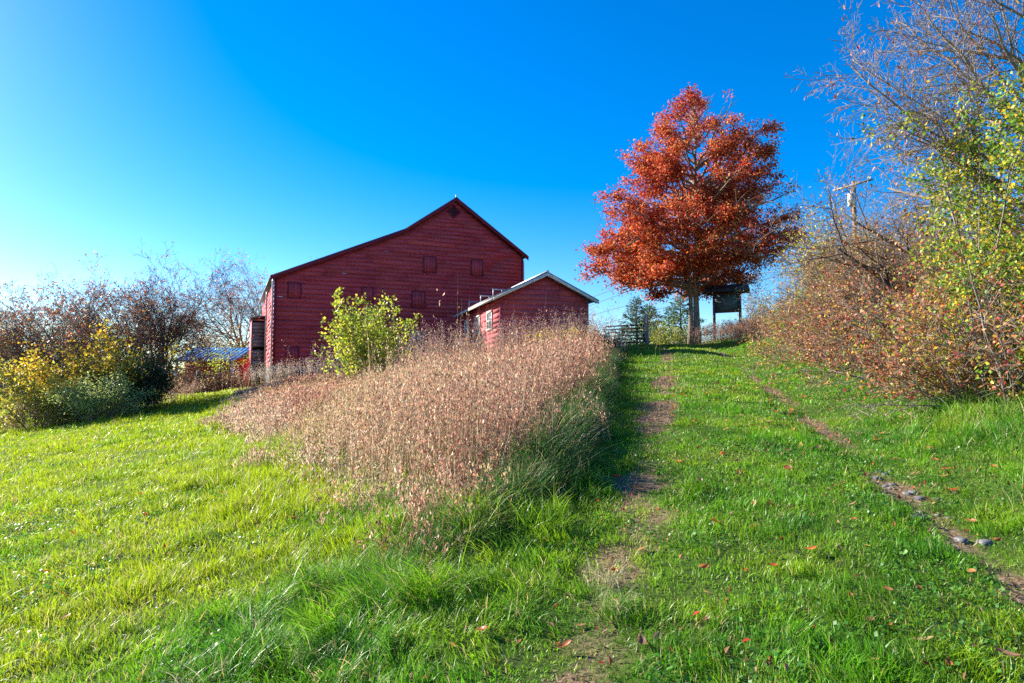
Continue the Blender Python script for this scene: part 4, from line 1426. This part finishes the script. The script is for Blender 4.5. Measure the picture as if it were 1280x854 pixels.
CON = [((.10, .17, .06), 3), ((.14, .21, .07), 2), ((.19, .23, .07), 1.5)]
BLU = [((.12, .19, .14), 3), ((.16, .24, .17), 2), ((.09, .13, .07), 1)]
conifer(795, 372, 58, 2.4, 151, 'blue green evergreen behind the gate, left of the gate post', BLU)
conifer(812, 382, 60, 2.6, 152, 'evergreen with a broken top right behind the gate post', CON)
conifer(850, 370, 62, 3.4, 153, 'broad olive evergreen just left of the oak trunk', CON + [((.16, .18, .05), 2)])
woody('olive_shrub', 'low yellow green bush beyond the gate below the evergreens', 'shrub', onground(838, 432, 52), spray(12, 2.2, .03, 55, 154, .8), BUSH, 'bark', [(3500, .2, (.12, .2), OLIVE + LIME[:1], 'leaf', {})], 154)

# ---- the right hedge, from the far end to the near end
HG = 'shrubs of the right hedge'
woody('weed_shrub', 'brown twiggy shrub at the far end of the right hedge', 'shrub', onground(968, 414, 33), spray(14, 1.9, .022, 48, 161, .6), TWIGGY, 'bark',
      [(2600, .12, (.07, .12), TAN + RUSSET[:2], 'leaf', {}), (500, .1, (.07, .11), LIME, 'leaf', dict(zlo=1.0))], 161, HG)
woody('weed_shrub', 'thin pale green shrub rising above the brown weeds', 'shrub', onground(965, 402, 35), spray(7, 2.9, .022, 28, 162, .5), TWIGGY, 'palebark',
      [(900, .14, (.08, .12), OLIVE + TAN, 'leaf', {})], 162, HG)
woody('yellow_shrub', 'yellow green tall shrub in the right hedge below the utility pole', 'shrub', onground(1066, 425, 23), spray(18, 3.5, .035, 13, 163, .7, (.01, 0)), BUSH, 'palebark',
      [(10000, .10, (.08, .13), LIME + YELLOW[:2], 'leaf', dict(patch=.28, ps=1.0)), (1000, .12, (.07, .11), TAN, 'leaf', {})], 163, HG)
woody('yellow_shrub', 'wispy pale shrub with yellow leaves beside the oak', 'shrub', onground(1012, 415, 29), spray(8, 4.2, .03, 14, 164, .5, (-.01, 0)), TWIGGY, 'palebark',
      [(1500, .16, (.07, .12), YELLOW + LIME, 'leaf', {})], 164, HG)
RS = [(1020, 430, 22, 2.3, 165, 'brown red twiggy shrub below the yellow shrub'), (1062, 438, 18.5, 2.5, 166, 'rust pink twiggy shrub in the middle of the hedge'),
      (1110, 452, 15.5, 2.2, 167, 'pink leaved bramble shrub leaning over the grass'), (1165, 468, 13, 2.1, 168, 'tangled bramble with red and yellow leaves'),
      (1270, 504, 9.3, 1.5, 170, 'orange and crimson bramble growing low at the right edge'), (1220, 482, 11, 2.0, 169, 'bramble with crimson leaves at the near end of the hedge')]
for px, py, D, L, sd, lab in RS:
    woody('bramble_shrub', lab, 'shrub', onground(px, py - 6, D), spray(26, L, .018, 68, sd, .9), TWIGGY, 'bark' if sd % 2 else 'palebark',
          [(2800, .05, (.045, .08), PINK, 'leaf', dict(patch=.50, ps=.5)), (4600, .05, (.05, .08), RUST, 'leaf', {}), (3400, .06, (.05, .08), LIME + OLIVE[:1] + YELLOW[:1], 'leaf', dict(patch=.46, ps=.6))], sd, HG)
    woody('bramble_shrub', lab.replace('shrub', 'growth').replace('bramble with', 'taller bramble with') + ', back row', 'shrub', onground(px + 45, py - 16, D * 1.12), spray(22, L * 1.3, .022, 42, sd + 30, .9), TWIGGY, 'bark',
          [(3400, .06, (.05, .09), RUST + PINK[:2], 'leaf', {}), (2400, .06, (.05, .085), OLIVE + LIME[:1], 'leaf', dict(patch=.5, ps=.7))], sd + 30, HG)

# arching bare bush with dark limbs above the brambles
b_ = onground(1215, 440, 14.5)
woody('bare_bush', 'arching bare bush with dark limbs in the right hedge', 'shrub', b_,
      [((0, 0, 0), (-.55, -.1, 1), 4.2, .085), ((.2, .3, 0), (-.3, .1, 1), 4.6, .08), ((.4, 0, 0), (-.8, .05, .75), 3.6, .06), ((.6, .2, 0), (.1, -.1, 1), 4.4, .08), ((0, .2, 0), (-.7, -.3, .55), 3.0, .05)],
      [dict(n=9, ratio=.6, ang=48, wob=.12, trop=-.05, **{'from': .3}, rr=.6, fall=.35), dict(n=8, ratio=.5, ang=45, wob=.15, trop=-.01, rr=.55, leafy=1), dict(n=6, ratio=.5, ang=45, wob=.16, rr=.6, leafy=1), dict(wob=.16)],
      'darkbark', [(1500, .08, (.05, .09), TAN + RUSSET + YELLOW[:1], 'leaf', {}), (300, .08, (.05, .08), LIME, 'leaf', dict(patch=.55))], 181, HG)
woody('bare_bush', 'grey twiggy bush behind the arching dark limbs', 'shrub', onground(1140, 425, 19), spray(10, 4.4, .05, 38, 182, .8), BARE, 'palebark',
      [(1300, .1, (.06, .1), TAN + OLIVE, 'leaf', {})], 182, HG)

# large bare tree whose limbs reach in over the top right of the picture
b_ = ray(1318, 470, 11.5)
oz = Hf(b_.x, b_.y) - .1
limbs = [((0, 0, 0), (-.05, 0, 1), 7.0, .17), ((.25, .3, 0), (.05, -.05, 1), 7.2, .15)]
for i, (px, py, D, h0) in enumerate([(1050, 20, 11.2, 4.3), (1030, 70, 10.8, 4.0), (1018, 125, 11.6, 3.6), (1050, 165, 11.0, 3.3), (1100, 5, 12.2, 4.6), (1150, -40, 11.4, 4.9), (1210, -70, 11.8, 5.0), (1045, 215, 12.2, 2.9), (1090, 100, 12.6, 3.8)]):
    e = ray(px, py, D)
    o_ = np.array([-.05 * h0 / 1.0, 0, h0])
    v_ = np.array([e.x - b_.x, e.y - b_.y, e.z - oz]) - o_
    limbs.append((tuple(o_), tuple(v_ + np.array([0, 0, -.25 * np.linalg.norm(v_[:2]) * .3])), float(np.linalg.norm(v_)) * random.uniform(.7, 1.0), random.uniform(.022, .042)))
LIMB = [dict(n=18, ratio=.46, ang=50, wob=.11, trop=.03, **{'from': .18}, rr=.5, fall=.5, seg=.3), dict(n=8, ratio=.5, ang=42, wob=.10, trop=.01, **{'from': .15}, rr=.5, fall=.4, leafy=1),
        dict(n=4, ratio=.5, ang=42, wob=.12, rr=.6, leafy=1), dict(wob=.14)]
woody('overhanging_tree', 'pale limbed bare tree spreading over the top right corner', 'tree', (b_.x, b_.y, oz), limbs, LIMB,
      'palebark', [(520, .04, (.07, .12), [((.40, .15, .08), 3), ((.5, .26, .14), 2), ((.36, .06, .05), 1)], 'leaf', dict(hang=1, aspect=.45, axmix=.6))], 191)

# green and yellow leaved climbers covering the near end
THICK = [dict(n=10, ratio=.38, ang=50, wob=.12, trop=-.02, **{'from': .12}, rr=.6, fall=.25, leafy=1),
         dict(n=6, ratio=.55, ang=50, wob=.18, **{'from': .1}, rr=.6, fall=.3, leafy=1),
         dict(wob=.2)]
THICK2 = [dict(n=13, ratio=.20, ang=55, wob=.07, trop=.0, **{'from': .06}, rr=.6, fall=.1, leafy=1), dict(n=5, ratio=.55, ang=50, wob=.18, **{'from': .1}, rr=.6, fall=.3, leafy=1), dict(wob=.2)]
for (px, py, D, L, n, sd, lab, tilt, cnt, r0) in [
        (1328, 500, 10.2, 5.3, 20, 201, 'tall bright green and yellow leaved thicket at the right edge', 7, 30000, 1.3),
        (1285, 492, 10.6, 2.4, 12, 202, 'yellow green leafy thicket in front of the bare tree', 14, 7000, .6),
        (1310, 510, 8.9, 1.9, 14, 203, 'yellow and red leaved low thicket at the right edge of the picture', 16, 7000, .9)]:
    p_ = ray(px, py, D)
    woody('leafy_thicket', lab, 'shrub', (p_.x, p_.y, Hf(p_.x, p_.y) - .08), spray(n, L, .026, tilt, sd, r0), THICK2, 'bark',
          [(cnt, .07, (.045, .08), GREEN[:2] + LIME + YELLOW[:1], 'leaf', dict(patch=.30, ps=.7, aspect=.75)), (cnt // 8, .06, (.045, .075), PINK, 'leaf', dict(zhi=1.9, patch=.45))], sd, HG)
# brown tangle rising behind the brambles
for px, py, D, L, sd, lab in [(1095, 440, 17.5, 3.3, 211, 'grey brown tangled bush behind the pink brambles'), (1150, 450, 15, 3.4, 212, 'tall brown tangled bush with a few yellow leaves'),
                              (1205, 455, 13.5, 3.3, 213, 'brown tangled bush hung with red leaves beside the leafy thicket')]:
    woody('bare_bush', lab, 'shrub', onground(px, py, D), spray(17, L, .03, 32, sd, .8), TWIGGY, 'bark',
          [(2600, .05, (.05, .09), RUST, 'leaf', {}), (2400, .06, (.05, .08), YELLOW + OLIVE, 'leaf', dict(patch=.5, ps=.7)), (700, .05, (.05, .08), PINK, 'leaf', dict(patch=.55, ps=.6))], sd, HG)

# distant woods closing the horizon beyond the field
def far_woods():
    r = np.random.default_rng(301)
    n = 9000
    t = r.uniform(-1.1, -.2, n)
    D = r.uniform(150, 190, n)
    x, y = t * D, D
    top = 5.0 + 4 * vnoise(x, y, 9, 3)
    z = H(x, y) + top * r.random(n) ** .7
    b = Bulk()
    b.leaves(np.stack([x, y, z], 1), r.uniform(1.0, 2.2, n), pick([((.10, .08, .06), 3), ((.16, .11, .07), 2), ((.07, .08, .04), 2)], n, r), r=r, aspect=.8)
    tag(b.build('far_woods', M['needle']), 'brown far off woods along the horizon at the left', 'woods', kind='stuff')


far_woods()


# ------------------------------------------------------------------ fallen leaves and stones on the track
def leaf_mesh(seed, L, pal, kind):
    r = np.random.default_rng(seed)
    k = 7
    t = np.linspace(0, 1, k)
    wd = np.sin(t ** .85 * np.pi) ** .8 * L * r.uniform(.19, .25)
    wd[0] = wd[-1] = .001
    curl = r.uniform(-.5, .9); cup = r.uniform(.1, .55)
    x = t * L - L / 2
    z = curl * L * (t - .5) ** 2 + r.normal(0, .002, k)
    V, C = [], []
    base = pick(pal, 1, r, .12)[0]
    for i in range(k):
        for s in (-1, -.5, 0, .5, 1):
            V.append((x[i], s * wd[i] + .01 * L * math.sin(7 * t[i]), z[i] + cup * wd[i] * s * s + .01))
            C.append(base * (.82 if s == 0 else 1) * r.uniform(.85, 1.12))
    F = [(i * 5 + j, i * 5 + j + 1, (i + 1) * 5 + j + 1, (i + 1) * 5 + j) for i in range(k - 1) for j in range(4)]
    return np.array(V), np.array(F), np.array(C)


LEAFKIND = [('orange', [((.50, .17, .05), 3), ((.55, .24, .09), 2)]), ('brown', [((.26, .13, .08), 3), ((.34, .2, .12), 2)]), ('crimson', [((.34, .03, .02), 3), ((.42, .06, .03), 2)]), ('yellow', [((.60, .42, .10), 1), ((.55, .34, .10), 1)])]
protos = {}
for nm, pal in LEAFKIND:
    protos[nm] = []
    for k in range(3):
        V, F, C = leaf_mesh(hash_ if False else 400 + len(protos) * 10 + k, 1.0, pal, nm)
        o = mesh_np('fallen_leaf', V, [F], M['leaf'], None, C, smooth=True)
        protos[nm].append([o, False])


def drop_leaf(x, y, size, kind, label, group, lift=.03):
    rec = protos[kind][random.randrange(3)]
    if rec[1]:
        o = rec[0].copy(); SC.collection.objects.link(o)
    else:
        o = rec[0]; rec[1] = True
    o.location = (x, y, Hf(x, y) + lift)
    o.scale = (size,) * 3
    o.rotation_euler = (random.gauss(0, .35), random.gauss(0, .35), random.uniform(0, 6.28))
    for k in ('label', 'category', 'group'):
        if k in o: del o[k]
    return tag(o, label, 'leaf', group)


# the large ones that can be picked out one by one, at their own places
BIG = [(1013, 689, .13, 'orange', 'large orange leaf lying flat in the middle of the grassy track'), (1092, 827, .10, 'yellow', 'pale yellow leaf at the bottom edge, right of centre'),
       (1083, 684, .085, 'yellow', 'small yellow orange leaf near the right rut'), (1110, 739, .13, 'orange', 'long orange leaf left of the right rut'),
       (1161, 626, .13, 'orange', 'orange leaf on the stones of the right rut'), (768, 751, .10, 'orange', 'orange leaf in the left rut'),
       (706, 810, .12, 'orange', 'orange leaf left of the left rut near the bottom edge'), (802, 806, .13, 'brown', 'curled tan leaf in the left rut near the bottom edge'),
       (822, 797, .12, 'brown', 'brown curled leaf just right of the tan curled leaf'), (1120, 575, .11, 'yellow', 'pale yellow leaf just above the stones'),
       (1154, 803, .15, 'brown', 'brown folded leaf at the bottom right'), (1186, 833, .11, 'orange', 'orange leaf close to the bottom right corner'),
       (1260, 823, .15, 'brown', 'long brown leaf at the bottom right corner'), (966, 709, .08, 'crimson', 'small crimson leaf standing up in the grass of the track'),
       (915, 642, .07, 'brown', 'small brown leaf in mid track'), (1215, 716, .10, 'orange', 'yellow orange leaf at the right edge of the right rut')]
for px, py, s, kd, lab in BIG:
    Dg = 4.0
    for _ in range(30):                                # where the line of sight meets the ground
        p = ray(px, py, Dg)
        Dg -= (Hf(p.x, p.y) + .03 - p.z) * 1.6
        Dg = min(max(Dg, 1.2), 40)
    p = ray(px, py, Dg)
    drop_leaf(p.x, p.y, s * (.72 if py > 740 else .9), kd, lab, None, .04)
rr = np.random.default_rng(77)
cnt = 0
while cnt < 265:
    D = rr.uniform(2.6, 15) if rr.random() < .85 else rr.uniform(12, 22)
    u_ = rr.choice([rr.normal(.05, .5), rr.normal(2.5, .55), rr.uniform(-.5, 4.5), rr.normal(-1.6, .5)], p=[.28, .40, .22, .10])
    x = float(np.interp(D, _ty, _tx)) + u_
    if abs(x) / D > .9: continue
    if poly_dist(np.array([x]), np.array([D]))[0] > .1: continue
    kd = rr.choice(['orange', 'brown', 'crimson', 'yellow'], p=[.36, .42, .15, .07])
    where = 'in the left rut' if abs(u_) < .6 else 'in the right rut' if abs(u_ - 2.45) < .6 else 'beside the tall dry grass' if u_ < 0 else 'on the grass of the track'
    drop_leaf(x, D, rr.uniform(.05, .12) * float(np.interp(D, [2.5, 6], [.62, 1])), str(kd), f'small {kd} fallen leaf lying {where}', f'{kd} fallen leaves {where}', rr.uniform(.012, .05))
    cnt += 1
for k in range(16):
    x, y = rr.uniform(-4, -.9), rr.uniform(2.4, 8)
    drop_leaf(x, y, rr.uniform(.05, .10), str(rr.choice(['brown', 'crimson', 'orange'])), 'small dead leaf caught in the grass of the left field', 'dead leaves in the left field', .05)

for k in range(20):
    D = rr.uniform(4.4, 7.0)
    u_ = RUT2 + rr.normal(.05, .16)
    x = float(np.interp(D, _ty, _tx)) + u_
    s = rr.uniform(.018, .06)
    th = np.linspace(0, 2 * np.pi, 8, endpoint=False)
    V, ringn = [], 8
    for zz, q in ((-.4, .8), (.1, 1.0), (.34, .82), (.46, .45)):
        for a in th:
            V.append((math.cos(a) * q * s * rr.uniform(.8, 1.2), math.sin(a) * q * s * .75 * rr.uniform(.8, 1.2), zz * s * rr.uniform(.85, 1.1)))
    F = [(i * 8 + j, i * 8 + (j + 1) % 8, (i + 1) * 8 + (j + 1) % 8, (i + 1) * 8 + j) for i in range(3) for j in range(8)]
    o = mesh_np('stone', np.array(V), [np.array(F), np.array([[24 + j for j in range(8)]])], M['pebble'])
    o.location = (x, D, Hf(x, D) + .001); o.rotation_euler = (0, 0, rr.uniform(0, 6.28))
    tag(o, 'grey stone bedded in the bare soil of the right rut', 'stone', 'grey stones in the right rut')


def leaf_litter():
    r = np.random.default_rng(501)
    n = 5200
    y = 2.2 + 40 * r.random(n) ** 1.5
    x = np.interp(y, _ty, _tx) + np.where(r.random(n) < .55, r.normal(1.4, 2.0, n), r.uniform(-9, 5, n))
    k = (poly_dist(x, y) < .1) & (np.abs(x) / y < 1) & (r.random(n) < .25 + .9 * vnoise(x, y, .9, 161) ** 2 + .3 * dirtmask(x, y))
    x, y = x[k], y[k]
    xo, yo = r.normal(11.8, 4.2, 1500), r.normal(41.5, 2.5, 1500)      # under the oak
    x, y = np.concatenate([x, xo]), np.concatenate([y, yo])
    sc = np.interp(y, [2, 8, 40], [1, 1.2, 2.4])
    P = np.stack([x, y, H(x, y) + r.uniform(.01, .05, len(x))], 1)
    b = Bulk()
    b.leaves(P, r.uniform(.018, .05, len(x)) * sc, pick([((.34, .12, .05), 3), ((.28, .15, .09), 3), ((.36, .04, .025), 2), ((.5, .33, .10), 1)], len(x), r), r=r, aspect=.5, up=1.6, fold=.8)
    tag(b.build('leaf_litter', M['leaf']), 'small scraps of dead leaf sprinkled over the grass and under the oak', 'leaf litter', kind='stuff')


leaf_litter()
